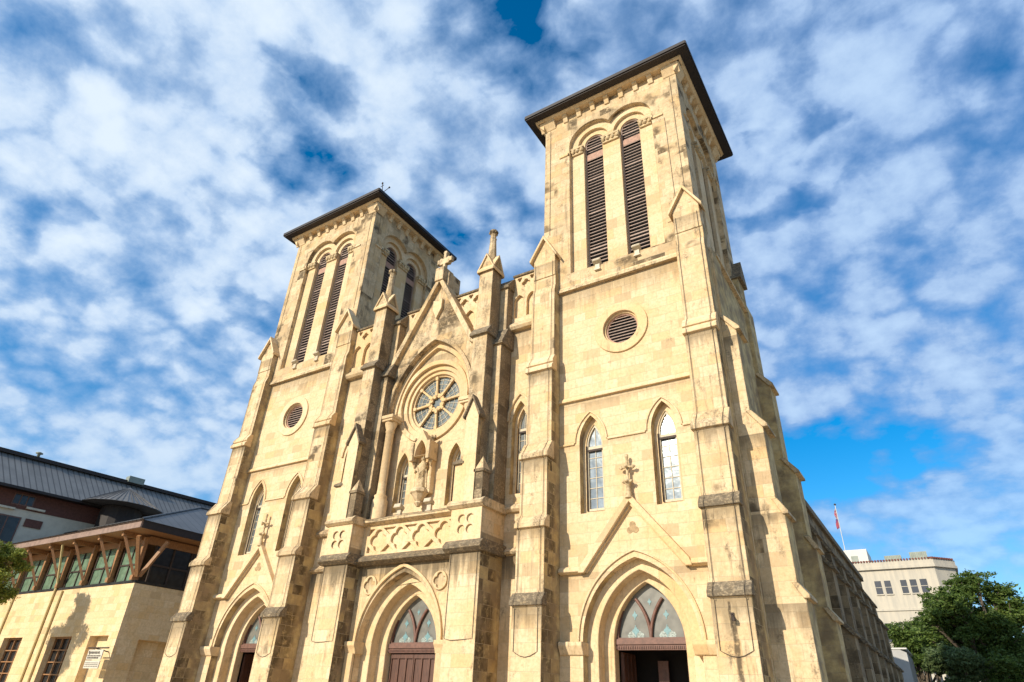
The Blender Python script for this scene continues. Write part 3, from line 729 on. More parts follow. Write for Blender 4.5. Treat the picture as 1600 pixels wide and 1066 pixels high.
m = MB(); m.box(-1.86, 2.68, -.45, .02, 6.0, 7.2); pt('balcony_floor', m, S_CTR)

# wall strings in the narrow bays
for (xa, xb) in ((3.9, 5.1), (-5.1, -3.0)):
    m = MB(); m.prism([(-.1, 5.90), (-.16, 5.98), (-.02, 6.12), (.1, 6.12), (.1, 5.9)], [], xa, xb, 'x')
    m.prism([(-.1, 7.26), (-.18, 7.34), (-.18, 7.42), (-.02, 7.56), (.1, 7.56), (.1, 7.26)], [], xa, xb, 'x'); pt('string_course', m, S_DRIP)
    m = MB(); m.prism([(-.2, 14.40), (-.28, 14.5), (-.28, 14.60), (-.04, 14.85), (.1, 14.85), (.1, 14.4)], [], xa, xb, 'x'); pt('string_course', m, S_DRIP)

# centre buttresses with pinnacles
def centre_buttress(xc):
    B = bpy.data.objects.new('centre_buttress', None); link(B, CA)
    h = .60
    m = MB(); m.prism([(.05, -.3), (-1.24, -.3), (-1.24, 5.85), (.05, 5.85)], [], xc-h, xc+h, 'x'); obj('shaft', m, [S_CTR, S_SIDE], B, .012)
    # panelled box at balcony level
    m = MB(); m.prism(rect(xc-h-.02, xc+h+.02, 6.16, 7.22), [circ(xc+a_*.17, 6.69+b_*.17, .145, 20) for a_ in (-1, 1) for b_ in (-1, 1)], -1.33, -1.27)
    m.box(xc-h-.02, xc+h+.02, -1.265, .05, 6.16, 7.22); obj('quatrefoil_panel', m, [S_TRIM, S_BUT], B, .01)
    m = MB(); m.prism([(.08, 5.82), (-1.32, 5.82), (-1.48, 5.92), (-1.48, 6.02), (-1.33, 6.18), (.08, 6.18)], [], xc-h-.14, xc+h+.14, 'x')
    obj('drip_course', m, S_CAP, B)
    m = MB(); m.prism([(.08, 7.2), (-1.36, 7.2), (-1.48, 7.28), (-1.48, 7.36), (-1.33, 7.5), (.08, 7.5)], [], xc-h-.12, xc+h+.12, 'x')
    obj('cornice', m, S_DRIP, B)
    # rear core A and slimmer front pier B
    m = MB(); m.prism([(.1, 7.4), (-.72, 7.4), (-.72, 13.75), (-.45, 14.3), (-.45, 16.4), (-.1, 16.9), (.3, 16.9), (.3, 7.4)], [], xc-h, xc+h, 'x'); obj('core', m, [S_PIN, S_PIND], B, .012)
    m = MB(); m.prism([(-.1, 13.55), (-.82, 13.55), (-.82, 13.65), (-.45, 14.35), (.15, 14.35), (.15, 13.55)], [], xc+.18, xc+h+.1, 'x')
    m.prism([(-.1, 16.3), (-.54, 16.3), (-.54, 16.42), (-.1, 16.95), (.35, 16.95), (.35, 16.3)], [], xc-h-.07, xc+h+.07, 'x'); obj('weathering', m, S_CAP, B)
    hb = .33; xb = xc-.06
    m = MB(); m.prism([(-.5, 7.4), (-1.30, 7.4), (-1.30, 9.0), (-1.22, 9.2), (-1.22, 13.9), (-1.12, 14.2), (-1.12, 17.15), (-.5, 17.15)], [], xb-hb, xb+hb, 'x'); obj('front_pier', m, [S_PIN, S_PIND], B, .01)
    m = MB(); m.prism([(-.7, 13.86), (-1.34, 13.86), (-1.34, 13.95), (-1.1, 14.28), (-.7, 14.28)], [], xb-hb-.1, xb+hb+.08, 'x'); obj('weathering', m, S_CAP, B)
    # four-gabled head and spirelet
    yb_ = -.80; m = MB()
    m.prism([(xb-hb, 17.05), (xb, 17.75), (xb+hb, 17.05)], [], -1.14, -.46); m.prism([(yb_-hb, 17.05), (yb_, 17.75), (yb_+hb, 17.05)], [], xb-hb, xb+hb, 'x'); obj('pinnacle_head', m, [S_PIN, S_SIDE], B)
    m = MB()
    for q in (-1, 1):
        m.prism([(xb, 17.74), (xb, 17.86), (xb+q*(hb+.1), 17.02), (xb+q*(hb+.08), 16.92)], [], -1.2, -.42)
        m.prism([(yb_, 17.74), (yb_, 17.86), (yb_+q*(hb+.1), 17.02), (yb_+q*(hb+.08), 16.92)], [], xb-hb-.06, xb+hb+.06, 'x')
    obj('pinnacle_coping', m, S_TRIM, B)
    m = MB(); m.lathe((xb, yb_, 17.35), [(.24, 0), (.19, .5), (.135, 1.45), (.16, 1.5), (.12, 1.56), (.13, 1.75), (.2, 1.84), (.17, 1.95), (.05, 1.96)], 8, False)
    for i in range(8): a = i*math.pi/4+.4; m.blob((xb+.15*math.cos(a), yb_+.15*math.sin(a), 19.20), (.055, .055, .08), i, .2)
    m.blob((xb, yb_, 19.26), (.12, .12, .05), 2, .2)
    obj('spirelet', m, S_PIN, B)
    # lower gabled pier, corner pinnacle, small weathered block
    m = MB(); m.prism([(xc-.25, 7.4), (xc-.25, 10.45), (xc+.02, 11.12), (xc+.29, 10.45), (xc+.29, 7.4)], [], -1.42, -1.2); obj('gabled_pier', m, [S_TRIM, S_SIDE], B)
    m = MB()
    for q in (-1, 1): m.prism([(xc+.02, 11.1), (xc+.02, 11.24), (xc+.02+q*.38, 10.42), (xc+.02+q*.33, 10.34)], [], -1.5, -1.1)
    obj('gablet_coping', m, S_CAP, B)
    m = MB(); m.box(xc+.28, xc+.6, -1.38, -1.0, 7.4, 8.35); m.box(xc+.24, xc+.64, -1.42, -.96, 8.35, 8.45); obj('corner_block', m, S_PIND, B)
    m = MB(); m.add([(xc+.26, -1.40, 8.45), (xc+.62, -1.40, 8.45), (xc+.62, -.98, 8.45), (xc+.26, -.98, 8.45), (xc+.44, -1.19, 8.95)], [(0, 1, 4), (1, 2, 4), (2, 3, 4), (3, 0, 4), (0, 3, 2, 1)]); obj('corner_pinnacle', m, S_DRIP, B)
    m = MB(); m.box(xc-.6, xc-.2, -1.36, -.8, 7.4, 8.75); obj('corner_block', m, S_TRIM, B)
    m = MB(); m.prism([(-1.44, 8.72), (-1.44, 8.8), (-1.0, 9.08), (-.7, 9.08), (-.7, 8.72)], [], xc-.66, xc-.2, 'x'); obj('weathering', m, S_CAP, B)
centre_buttress(3.33); centre_buttress(-2.43)

# gable wall over the rose
gx = .27; GA = bpy.data.objects.new('centre_gable', None); link(GA, CA)
m = MB(); m.prism([(-1.86, 7.45), (-1.86, 14.3), (gx, 18.0), (2.42, 14.3), (2.42, 7.45)], [arch(gx+.02, 2.04, 7.5, 11.9, 3.0, 20)], -.34, .05); obj('gable_wall', m, S_GAB, GA, .01)
m = MB(); hood(m, gx+.02, 2.06, 11.9, 3.02, .16, -.42, -.3, 20); obj('arch_ring', m, S_GAB, GA)
m = MB(); hood(m, gx, 1.86, 11.9, 2.76, .26, -.16, .02, 20); obj('inner_arch', m, S_TRIM, GA, .02)
m = MB()
for q in (-1, 1):
    m.prism([(gx, 17.86), (gx, 18.28), (gx+q*2.16, 14.42), (gx+q*2.20, 14.12), (gx+q*2.0, 14.2)], [], -.56, .1)
obj('coping', m, S_DRIP, GA, .02)
m = MB(); m.prism([(-.25, 16.95), (.0, 16.85), (.25, 16.95), (.24, 16.45), (.0, 15.95), (-.24, 16.45)], [], 0, 1)
m.v = [(x+gx-.02, -.48+y*.16, z) for x, y, z in m.v]; obj('stone_shield', m, S_TRIM, GA, .02)
m = MB(); m.box(gx-.24, gx+.24, -.62, .1, 17.9, 18.62); m.box(gx-.36, gx+.36, -.35, .5, 17.6, 18.42); obj('cross_base', m, S_PIN, GA, .03)
m = MB(); yx = -.28
m.prism([(gx-.08, 18.6), (gx-.08, 18.98), (gx-.30, 18.95), (gx-.36, 19.06), (gx-.5, 19.03), (gx-.5, 19.31), (gx-.36, 19.28), (gx-.30, 19.36), (gx-.09, 19.3), (gx-.09, 19.55), (gx-.14, 19.62), (gx-.08, 19.72), (gx+.08, 19.72), (gx+.14, 19.62), (gx+.09, 19.55),
         (gx+.09, 19.3), (gx+.30, 19.36), (gx+.36, 19.28), (gx+.5, 19.31), (gx+.5, 19.03), (gx+.36, 19.06), (gx+.30, 18.95), (gx+.08, 18.98), (gx+.08, 18.6)], [], yx-.1, yx+.1)
m.v = [(gx+(x-gx)*(.82 if z > 18.9 else .9), y, z) for x, y, z in m.v]
obj('stone_cross', m, S_DRIP, GA, .02)
# shafts beside the rose
for x in (-1.58, 2.42):
    m = MB(); m.lathe((x, -.36, 7.5), [(.30, 0), (.30, .75), (.24, .85), (.26, .95), (.175, 1.02), (.165, 1.2), (.165, 3.55), (.19, 3.58), (.17, 3.66), (.24, 3.86), (.27, 4.0)], 16)
    m.box(x-.31, x+.31, -.66, -.05, 11.48, 11.58); m.box(x-.35, x+.35, -.7, -.05, 11.58, 11.72)
    obj('column', m, S_TRIM, GA)
# rose window
RX, RZ = .2, 12.28
RO = bpy.data.objects.new('rose_window', None); link(RO, CA)
m = MB(); m.prism(circ(RX, RZ, 1.80, 56), [circ(RX, RZ, 1.60, 56)], -.09, .03); m.prism(circ(RX, RZ, 1.75, 56), [circ(RX, RZ, 1.40, 56)], .05, .16); obj('stone_ring', m, S_TRIM, RO, .02)
m = MB(); m.prism(circ(RX, RZ, 1.5, 56), [circ(RX, RZ, 1.24, 56)], .14, .32); m.prism(circ(RX, RZ, 1.30, 56), [circ(RX, RZ, 1.16, 56)], .24, .36)
obj('inner_ring', m, S_TRIM, RO, .015)
m = MB()
for i in range(8):
    a = i*math.pi/4+.08; ca, sa = math.cos(a), math.sin(a)
    m.bar((RX+.36*ca, .27, RZ+.36*sa), (RX+1.2*ca, .27, RZ+1.2*sa), .085, .10, (0, 1, 0))
    m.bar((RX+.30*ca, .25, RZ+.30*sa), (RX+.5*ca, .25, RZ+.5*sa), .13, .10, (0, 1, 0))
    m.bar((RX+1.04*ca, .25, RZ+1.04*sa), (RX+1.2*ca, .25, RZ+1.2*sa), .14, .10, (0, 1, 0))
gear = []
for i in range(64): a = 2*math.pi*i/64; gear.append((RX+(.24+.035*math.cos(a*8))*math.cos(a), RZ+(.24+.035*math.cos(a*8))*math.sin(a)))
m.prism(circ(RX, RZ, .40, 40), [gear], .22, .33); obj('tracery', m, S_TRIM, RO)
m = MB()
for i in range(8):
    for dd in (.26, .525):
        a = i*math.pi/4+.08+dd; m.bar((RX+.4*math.cos(a), .325, RZ+.4*math.sin(a)), (RX+1.16*math.cos(a), .325, RZ+1.16*math.sin(a)), .014, .012, (0, 1, 0))
for r in (.62, .86, 1.05): m.prism(circ(RX, RZ, r+.008, 40), [circ(RX, RZ, r-.008, 40)], .32, .335)
obj('lead_bars', m, M_LEAD, RO)
m = MB(); m.prism(circ(RX, RZ, 1.2, 40), [], .34, .36); obj('glass', m, M_GLASSD, RO)

# niche
NX = .30; NI = bpy.data.objects.new('niche', None); link(NI, CA)
m = MB(); m.prism([(NX-.42, 8.35), (NX-.42, 10.1), (NX, 10.72), (NX+.42, 10.1), (NX+.42, 8.35)], [arch(NX, .26, 8.42, 9.75, .6, 8)], -.24, .03); m.box(NX-.3, NX+.3, -.02, .02, 8.4, 10.4); obj('niche_frame', m, S_TRIM, NI)
m = MB(); m.prism([(NX-.34, 9.75), (NX-.34, 10.25), (NX, 10.80), (NX+.34, 10.25), (NX+.34, 9.75)], [arch(NX, .27, 9.76, 9.78, .6, 8)], -.50, -.24)
obj('canopy', m, S_TRIM, NI)
for q in (-1, 1):
    m = MB(); x = NX+q*.40; m.box(x-.08, x+.08, -.56, -.05, 9.58, 10.3); m.lathe((x, -.3, 9.35), [(.02, 0), (.10, .23)], 8); m.lathe((x, -.3, 10.3), [(.05, 0), (.035, .12), (.09, .15), (.03, .2)], 8)
    for i in range(4): a = i*1.57; m.blob((x+.08*math.cos(a), -.3+.08*math.sin(a), 10.5), (.05, .05, .06), i+20, .3)
    obj('canopy_pinnacle', m, S_DRIP, NI)
    m = MB(); m.tube([(NX+q*.36, -.22, 8.5), (NX+q*.36, -.22, 9.6)], .045, 8); obj('niche_shaft', m, S_TRIM, NI)
m = MB(); m.lathe((NX, -.28, 7.85), [(.06, 0), (.16, .12), (.12, .2), (.20, .3), (.30, .45), (.36, .5), (.36, .6), (.3, .66)], 8, False); obj('pedestal', m, S_DRIP, NI)

# pierced parapet between the towers
def parapet(xa, xb, n):
    hs = []; wq = (xb-xa)/n
    for i in range(n):
        cx = xa+wq*(i+.5); hw = wq/2-.07
        hs.append(arch(cx, hw, 15.02, 15.75, hw*1.5, 8))
        if i < n-1: hs.append(foil(xa+wq*(i+1), 16.62, .2, 4, 0, 24))
        hs.append(foil(cx, 16.86, .12, 3, -math.pi/2, 18))
    m = MB(); m.prism(rect(xa, xb, 14.6, 17.02), hs, -.06, .06); o = pt('roof_parapet', m, S_PAR)
    k = MB(); k.box(xa, xb, .07, .26, 14.6, 17.0); obj('parapet_backing', k, S_TRIM, o)
    c = MB(); c.prism([(-.12, 17.02), (-.14, 17.1), (.05, 17.2), (.32, 17.14), (.32, 17.02)], [], xa, xb, 'x'); obj('parapet_coping', c, S_CAP, o)
parapet(3.93, 5.12, 2); parapet(-5.12, -3.03, 3); parapet(-1.83, 2.73, 7)

# ---------------- nave
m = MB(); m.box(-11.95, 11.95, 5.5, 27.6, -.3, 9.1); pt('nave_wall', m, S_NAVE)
m = MB(); m.box(11.2, 12.08, 5.4, 27.7, 9.05, 9.30); pt('nave_coping', m, S_CAP)
m = MB(); m.prism([(-11.5, 9.2), (0, 13.4), (11.5, 9.2)], [], 5.5, 27.5); pt('nave_roof', m, M_DARKROOF)
for i in range(7):
    y = 8.4+i*3.1
    m = MB(); m.prism([(11.8, -.3), (12.95, -.3), (12.95, 4.2), (12.70, 4.6), (12.70, 6.35), (12.45, 6.8), (12.4, 7.6), (11.9, 8.6), (11.8, 8.6)], [], y-.45, y+.45); b = pt('nave_buttress', m, [S_NAVE, S_NAVE], None, .01)
    m = MB()
    for (x, z, dx, dz) in ((13.05, 4.15, .36, .5), (12.82, 6.3, .40, .55), (12.5, 7.5, .6, 1.15)):
        m.prism([(x, z), (x, z+.08), (x-dx, z+dz), (x-dx-.1, z+dz-.1), (x-.12, z)], [], y-.52, y+.52)
    obj('drip_course', m, S_CAP, b)
    if i < 6:
        yy = y+1.55; e = bpy.data.objects.new('side_window', None); link(e, CA)
        Mx = Matrix.Translation((11.95, yy, 0)) @ Matrix.Rotation(math.pi/2, 4, 'Z')
        m = MB(Mx); hood(m, 0, .5, 6.2, 1.0, .14, -.12, .02, 8, 1.2); obj('hood_mould', m, S_CAP, e)
        m = MB(Mx); m.prism(arch(0, .5, 3.0, 6.2, 1.0, 8), [arch(0, .42, 3.1, 6.2, .9, 8)], -.03, .0); obj('frame', m, M_LEAD, e)
        m = MB(Mx); m.prism(arch(0, .43, 3.05, 6.2, .92, 8), [], -.015, -.005); obj('glass', m, M_GLASSD, e)

# ------------------------------------------------------------------ things on the cathedral
def floodlight(x, y, z, label, tilt=.5):
    t = thing('floodlight', label, 'floodlight', (x, y, z), 'floodlights on the stone ledges')
    Mx = Matrix.Translation((x, y, z+.22)) @ Matrix.Rotation(-tilt, 4, 'X') @ Matrix.Scale(.85, 4)
    m = MB(Mx); m.add([(-.19, -.18, -.09), (.19, -.18, -.09), (.15, .16, -.07), (-.15, .16, -.07), (-.19, -.18, .10), (.19, -.18, .10), (.15, .16, .08), (-.15, .16, .08)],
                      [(0, 3, 2, 1), (4, 5, 6, 7), (0, 1, 5, 4), (1, 2, 6, 5), (2, 3, 7, 6), (3, 0, 4, 7)])
    obj('housing', m, M_FLOOD, t, .012)
    m = MB(Mx); m.box(-.16, .16, -.19, -.181, -.07, .08); obj('lens', m, M_FLOOD, t)
    m = MB(); m.box(x-.09, x+.09, y-.02, y+.08, z-.08, z+.2); m.box(x-.12, x+.12, y-.06, y+.14, z-.12, z-.06); obj('bracket', m, M_FLOOD, t)
floodlight(7.75, -.12, 16.15, 'cream floodlight at the foot of the left louvre on the taller right-hand tower')
floodlight(9.35, -.12, 16.2, 'cream floodlight at the foot of the right louvre on the taller right-hand tower')
floodlight(-9.20, -.12, 16.15, 'cream floodlight at the foot of the left louvre on the left-hand tower')
floodlight(-7.62, -.12, 16.2, 'cream floodlight at the foot of the right louvre on the left-hand tower')
floodlight(-.28, -.62, 7.58, 'cream floodlight on the balcony ledge left of the statue', .3)
floodlight(1.12, -.62, 7.62, 'cream floodlight on the balcony ledge right of the statue', .3)

def cable(pts, label, r=.0085, group='cables clipped to the stone'):
    m = MB(); m.tube(pts, r, 5); o = obj('cable', m, M_CABLE); tag(o, label, 'cable', group); return o
def but_path(x, up_):
    lv = [(3.0, 1.08), (4.12, 1.08), (4.16, 1.19), (4.32, 1.19), (4.62, .99), (6.38, .98), (6.42, 1.07), (6.56, 1.07), (6.88, .86), (8.64, .85), (8.68, .95), (8.84, .95), (9.28, .62), (11.98, .59), (12.01, .70), (12.16, .70), (12.4, .63), (12.68, .45), (15.5, .43), (15.86, .35), (17.0, .38)]
    lv = [q for q in lv if q[0] > 2.9]
    P_ = [(x, -d-.02, z) for z, d in lv]
    return P_ if up_ else P_[::-1]
for (x0, x1, nm) in ((10.86, 11.85, 'thin black cable looping down the rightmost front buttress'), (5.06, 6.06, 'thin black cable looping down the buttress left of the right-hand portal'),
                     (-6.06, -5.06, 'thin black cable looping down the inner buttress of the left-hand tower'), (-11.85, -10.86, 'thin black cable looping down the leftmost front buttress')):
    a, b_ = x0+.10, x1-.12
    sag = [(a+(b_-a)*t, -1.10, 3.0-.14*math.sin(math.pi*t)) for t in (.1, .3, .5, .7, .9)]
    cable(but_path(a, False)+sag+but_path(b_, True), nm)
for (xc, nm) in ((3.33, 'thin black cable outlining the pier right of the central door'), (-2.43, 'thin black cable outlining the pier left of the central door')):
    cable([(xc-.54, -1.26, 5.8), (xc-.54, -1.26, 3.35), (xc-.3, -1.26, 3.29), (xc+.1, -1.26, 3.31), (xc+.5, -1.26, 3.34), (xc+.5, -1.26, 5.8)], nm)
cable([(-1.75, -.95, 7.42), (-1.0, -.99, 7.38), (0, -.97, 7.44), (1.2, -.98, 7.40), (2.6, -.97, 7.42)], 'thin black cable strung along the balcony coping under the statue', .010)
for (T, s, nm) in ((8.5, 'right-hand', 0), (-8.5, 'left-hand', 0)):
    x = T+2.35
    cable([(T+2.86, -.10, 24.85), (T+2.86, -.10, 18.6)], 'thin black cable down the right front corner of the %s belfry' % s)
    cable([(T-2.86, -.10, 24.85), (T-2.86, -.10, 18.6)], 'thin black cable down the left front corner of the %s belfry' % s)
cable([(10.95, -.10, 22.6), (10.97, -.10, 19), (10.99, -.10, 17.2), (10.6, -.1, 17.15)], 'thin black cable hanging beside the right louvre of the right-hand belfry')
# small lamp bracket with cable on the right buttress
t = thing('wall_lamp', 'small iron lamp bracket on the rightmost front buttress above a dark stain', 'lamp', (11.35, -1.08, 3.75))
m = MB(); m.box(11.31, 11.39, -1.12, -1.08, 3.72, 3.82); m.tube([(11.35, -1.11, 3.78), (11.35, -1.2, 3.77), (11.39, -1.22, 3.72)], .014, 6); obj('bracket', m, M_IRON, t)
m = MB(); m.lathe((11.40, -1.22, 3.62), [(.02, .1), (.045, .07), (.05, 0)], 10); obj('lamp_shade', m, M_IRON, t)

# statue
def statue():
    t = thing('statue', 'carved stone crowned saint holding an orb, standing on the pedestal in the central niche', 'statue', (NX, -.28, 8.51))
    x, y, z = NX, -.28, 8.51
    m = MB(); prof = []; n = 28; vs = []; fs = []
    rows = [(0, .235, .20), (.06, .225, .19), (.25, .20, .165), (.5, .175, .14), (.66, .155, .125), (.78, .165, .12), (.90, .185, .115), (.98, .16, .10), (1.03, .07, .065), (1.08, .055, .055)]
    for (h, rx, ry) in rows:
        fold = .10*max(0, 1-h/.8)
        for k in range(n):
            a = 2*math.pi*k/n; q = 1+fold*math.sin(a*7+h*3)
            vs.append((x+.02*math.sin(h*3)+rx*q*math.cos(a), y+ry*q*math.sin(a), z+h))
    for i in range(len(rows)-1):
        for k in range(n): fs.append((i*n+k, i*n+(k+1) % n, (i+1)*n+(k+1) % n, (i+1)*n+k))
    m.add(vs, fs, True); m.add(vs[:n], [tuple(range(n))])
    # head with face
    hz = z+1.17
    vs = []; fs = []; nu, nv = 18, 14
    for j in range(nv+1):
        th = math.pi*j/nv
        for i in range(nu):
            ph = 2*math.pi*i/nu; dx, dy, dz = math.sin(th)*math.cos(ph), math.sin(th)*math.sin(ph), math.cos(th)
            rr = 1.0
            if dy < -.3:
                if abs(dx) < .2 and -.35 < dz < .15: rr += .16
                if .15 < abs(dx) < .5 and .05 < dz < .3: rr -= .08
                if abs(dx) < .35 and -.55 < dz < -.42: rr -= .05
            taper = 1-.25*max(0, -dz)
            vs.append((x+.01+dx*.075*rr*taper, y-.005+dy*.088*rr, hz+dz*.115))
    for j in range(nv):
        for i in range(nu): fs.append((j*nu+i, j*nu+(i+1) % nu, (j+1)*nu+(i+1) % nu, (j+1)*nu+i))
    m.add(vs, fs, True)
    for q in (-1, 1): m.blob((x+.01+q*.078, y, hz), (.014, .025, .03), 1, .1)
    # arms: right raised holding staff, left bent with orb
    m.tube([(x-.16, y-.01, z+.93), (x-.235, y-.03, z+.72), (x-.20, y-.15, z+.62), (x-.16, y-.20, z+.66)], [.06, .055, .042, .03], 10)
    m.tube([(x+.16, y-.01, z+.93), (x+.25, y-.05, z+.78), (x+.22, y-.16, z+.92), (x+.20, y-.18, z+.98)], [.06, .052, .04, .03], 10)
    for (hx, hy, hz2, dirn) in ((x-.16, y-.21, z+.67, 1), (x+.2, y-.19, z+1.0, -1)):
        m.blob((hx, hy, hz2), (.032, .02, .036), 4, .05)
        for f in range(4): m.tube([(hx-.018+f*.012, hy-.012, hz2+.02), (hx-.018+f*.012, hy-.035, hz2+.035), (hx-.016+f*.012, hy-.04, hz2+.015)], .0055, 5)
        m.tube([(hx+dirn*.028, hy, hz2), (hx+dirn*.035, hy-.02, hz2+.02)], .006, 5)
    b = obj('body', m, M_CARVE, t)
    c = MB(); c.lathe((x+.01, y, hz+.06), [(.078, 0), (.082, .03), (.078, .035)], 14)
    for k in range(7): a = 2*math.pi*k/7; c.blob((x+.01+.078*math.cos(a), y+.078*math.sin(a), hz+.125), (.018, .018, .035), k, .1)
    obj('crown', c, M_CARVE, t)
    h = MB(); h.blob((x+.01, y+.03, hz-.02), (.09, .08, .13), 3, .06); obj('hair', h, M_CARVE, t)
    o = MB(); o.blob((x+.2, y-.22, z+1.09), (.055, .055, .055), 2, .03); o.box(x+.195, x+.205, y-.225, y-.215, z+1.14, z+1.22); o.box(x+.175, x+.225, y-.225, y-.215, z+1.17, z+1.18); obj('orb', o, M_CARVE, t)
    # cloak folds
    k = MB()
    for i in range(9):
        a = math.pi*(.02+.96*i/8); px = x+.2*math.cos(a)*1.05; py = y+.14*math.sin(a)
        k.tube([(x+.15*math.cos(a), y+.09*math.sin(a)+.02, z+.94), (px, py+.02, z+.5), (x+.26*math.cos(a), y+.18*math.sin(a)+.02, z+.03)], [.03, .04, .045], 8)
    for i in range(5):
        k.tube([(x-.17+i*.02, y-.10-.01*i, z+.8-.05*i), (x+.0, y-.165, z+.55-.07*i), (x+.17, y-.11, z+.72-.06*i)], .018, 6)
    obj('cloak', k, M_CARVE, t)
statue()
# weather vane / aerial on the left tower
t = thing('roof_aerial', 'thin black aerial with short arms on the left-hand tower roof', 'aerial', (-5.0, -.3, 25.8))
m = MB(); m.tube([(-4.9, -.3, 25.75), (-5.05, -.3, 26.65)], .02, 6); obj('mast', m, M_IRON, t)
m = MB(); m.tube([(-4.92, -.3, 25.9), (-4.45, -.3, 26.05)], .018, 6); m.blob((-4.43, -.3, 26.06), (.06, .05, .05), 1, .2); m.blob((-5.05, -.3, 26.68), (.05, .05, .07), 1, .2); m.tube([(-5.15, -.3, 26.45), (-4.92, -.3, 26.48)], .015, 6); obj('arms', m, M_IRON, t)

# ------------------------------------------------------------------ left building
LB = thing('parish_hall', 'low pale stone hall with timber bracketed hip roof and green clerestory glass', 'building', (-21.7, 2, 0))
WX, WY = -21.7, 2.0
def lpt(n, m, mat, par=None, bev=0): return obj(n, m, mat, par or LB, bev)
m = MB()
lw = [rect(-28.97, -26.45, .3, 4.13), rect(-34.95, -32.45, .3, 4.15), rect(-24.5, -22.56, .3, 4.12)]
m.prism(rect(-48, WX, -.1, 6.75), lw, WY, WY+.45)
Ms = Matrix.Translation((WX, WY, 0)) @ Matrix.Rotation(math.pi/2, 4, 'Z')
m2 = MB(Ms); m2.prism(rect(.45, 14, -.1, 6.75), [rect(1.2, 3.4, .2, 4.02)], 0, .45)
m.v += m2.v; o_ = len(m.v)-len(m2.v); m.f += [tuple(i+o_ for i in f) for f in m2.f]; m.sm += m2.sm
m.box(-47.9, WX-.45, WY+.9, WY+13.5, -.1, 6.6)
lpt('wall', m, S_NEW)
m = MB(); m.box(-24.6, -22.5, WY+.45, WY+.5, .2, 4.2); m.box(WX-.55, WX-.5, WY+1.1, WY+3.5, .1, 4.1); lpt('recess_panel', m, S_NEW)
for (xa, xb) in ((-28.97, -26.45), (-34.95, -32.45)):
    e = bpy.data.objects.new('window', None); link(e, LB)
    m = MB(); rows, cols = 6, 3
    hs = [rect(xa+.06+(xb-xa-.06)*i/cols, xa+(xb-xa-.06)*(i+1)/cols, .36+3.75*j/rows, .30+3.75*(j+1)/rows) for i in range(cols) for j in range(rows)]
    m.prism(rect(xa, xb, .3, 4.12), hs, WY+.3, WY+.4); m.box(xb-.16, xb-.001, WY+.08, WY+.299, .3, 4.12); ob_ = obj('frame', m, M_TIMBER, e)
    ob_.location = -Vector(LB.location); e.location = (0, 0, 0); ob_.location = (0, 0, 0)
    m = MB(); m.box(xa, xb, WY+.42, WY+.44, .3, 4.12); obj('glass', m, M_DKGLASS, e)
# downpipes
for x in (-30.45, -29.5, -35.8):
    m = MB(); m.tube([(x, WY-.08, -.1), (x, WY-.08, 6.7), (x+.1, WY-.1, 7.0), (x+1.0, .95, 9.25)] if x < -30 and x > -31 else [(x, WY-.08, -.1), (x, WY-.08, 6.7)], .07, 8); lpt('downpipe', m, plain('cream_pipe_paint', (.58, .46, .22), .6, 0, .1, 4) if x == -30.45 else bpy.data.materials['cream_pipe_paint'])
# clerestory
m = MB(); m.box(-47.9, WX+.02, WY-.03, WY+.3, 6.76, 6.90); m.box(WX-.3, WX+.03, WY+.3, WY+13.8, 6.76, 6.90); lpt('sill_band', m, M_DKGLASS)
m = MB(); m.box(-47.8, WX-.1, WY+.1, WY+.3, 8.9, 9.3); m.box(WX-.3, WX-.1, WY+.3, WY+13.5, 8.9, 9.3); m.box(-47.8, WX-.3, WY+.3, WY+13.4, 9.3, 9.4); lpt('timber_beam', m, M_TIMBER)
bx = [-21.9, -24.46, -27.35, -30.3, -33.25, -36.2, -39.2]
for i in range(len(bx)-1):
    xb, xa = bx[i]-.28, bx[i+1]+.28
    m = MB(); m.box(xa, xb, WY+.2, WY+.23, 6.9, 8.95); lpt('clerestory_glass', m, M_GREEN)
    m = MB(); xm = (xa+xb)/2; m.box(xm-.035, xm+.035, WY+.14, WY+.199, 6.9, 8.95); m.box(xa, xb, WY+.14, WY+.198, 7.78, 7.86)
    m.box(xa-.02, xa+.05, WY+.14, WY+.197, 6.9, 8.95); m.box(xb-.05, xb+.02, WY+.14, WY+.196, 6.9, 8.95); lpt('clerestory_frame', m, M_IRON)
for i in range(4):
    ya, yb = WY+.7+i*2.4, WY+.7+(i+1)*2.4-.12
    m = MB(); m.box(WX-.25, WX-.22, ya, yb, 6.9, 8.9); lpt('clerestory_glass', m, M_DKGLASS)
    m = MB(); ym = (ya+yb)/2
    for yy in (ya, ym, yb): m.box(WX-.219, WX-.14, yy-.05, yy+.05, 6.9, 8.9)
    m.box(WX-.218, WX-.145, ya, yb, 7.8, 7.9); lpt('clerestory_frame', m, M_IRON)
for i, x in enumerate(bx):
    e = bpy.data.objects.new('roof_bracket', None); link(e, LB)
    m = MB(); m.bar((x, WY-.0, 6.92), (x, WY-.02, 9.2), .20, .22, (0, 1, 0)); m.box(x-.13, x+.13, WY-.2, WY+.16, 6.9, 7.15); obj('post', m, M_TIMBER, e)
    m = MB(); m.bar((x, WY-.1, 7.15), (x-.50, .95, 9.2), .12, .14); m.blob((x-.50, .95, 9.2), (.10, .10, .12), 1, .05); obj('strut', m, M_TIMBER, e)
    m = MB(); m.box(x-.62, x-.44, .85, WY+.3, 9.12, 9.38); obj('outrigger', m, M_TIMBER, e)
e = bpy.data.objects.new('roof_bracket', None); link(e, LB)
m = MB(); m.bar((WX+.02, WY-.02, 7.1), (WX+.85, .95, 9.0), .18, .18); m.bar((WX+.05, WY+.1, 7.1), (WX+1.0, WY+.6, 9.0), .17, .17); obj('strut', m, M_TIMBER, e)
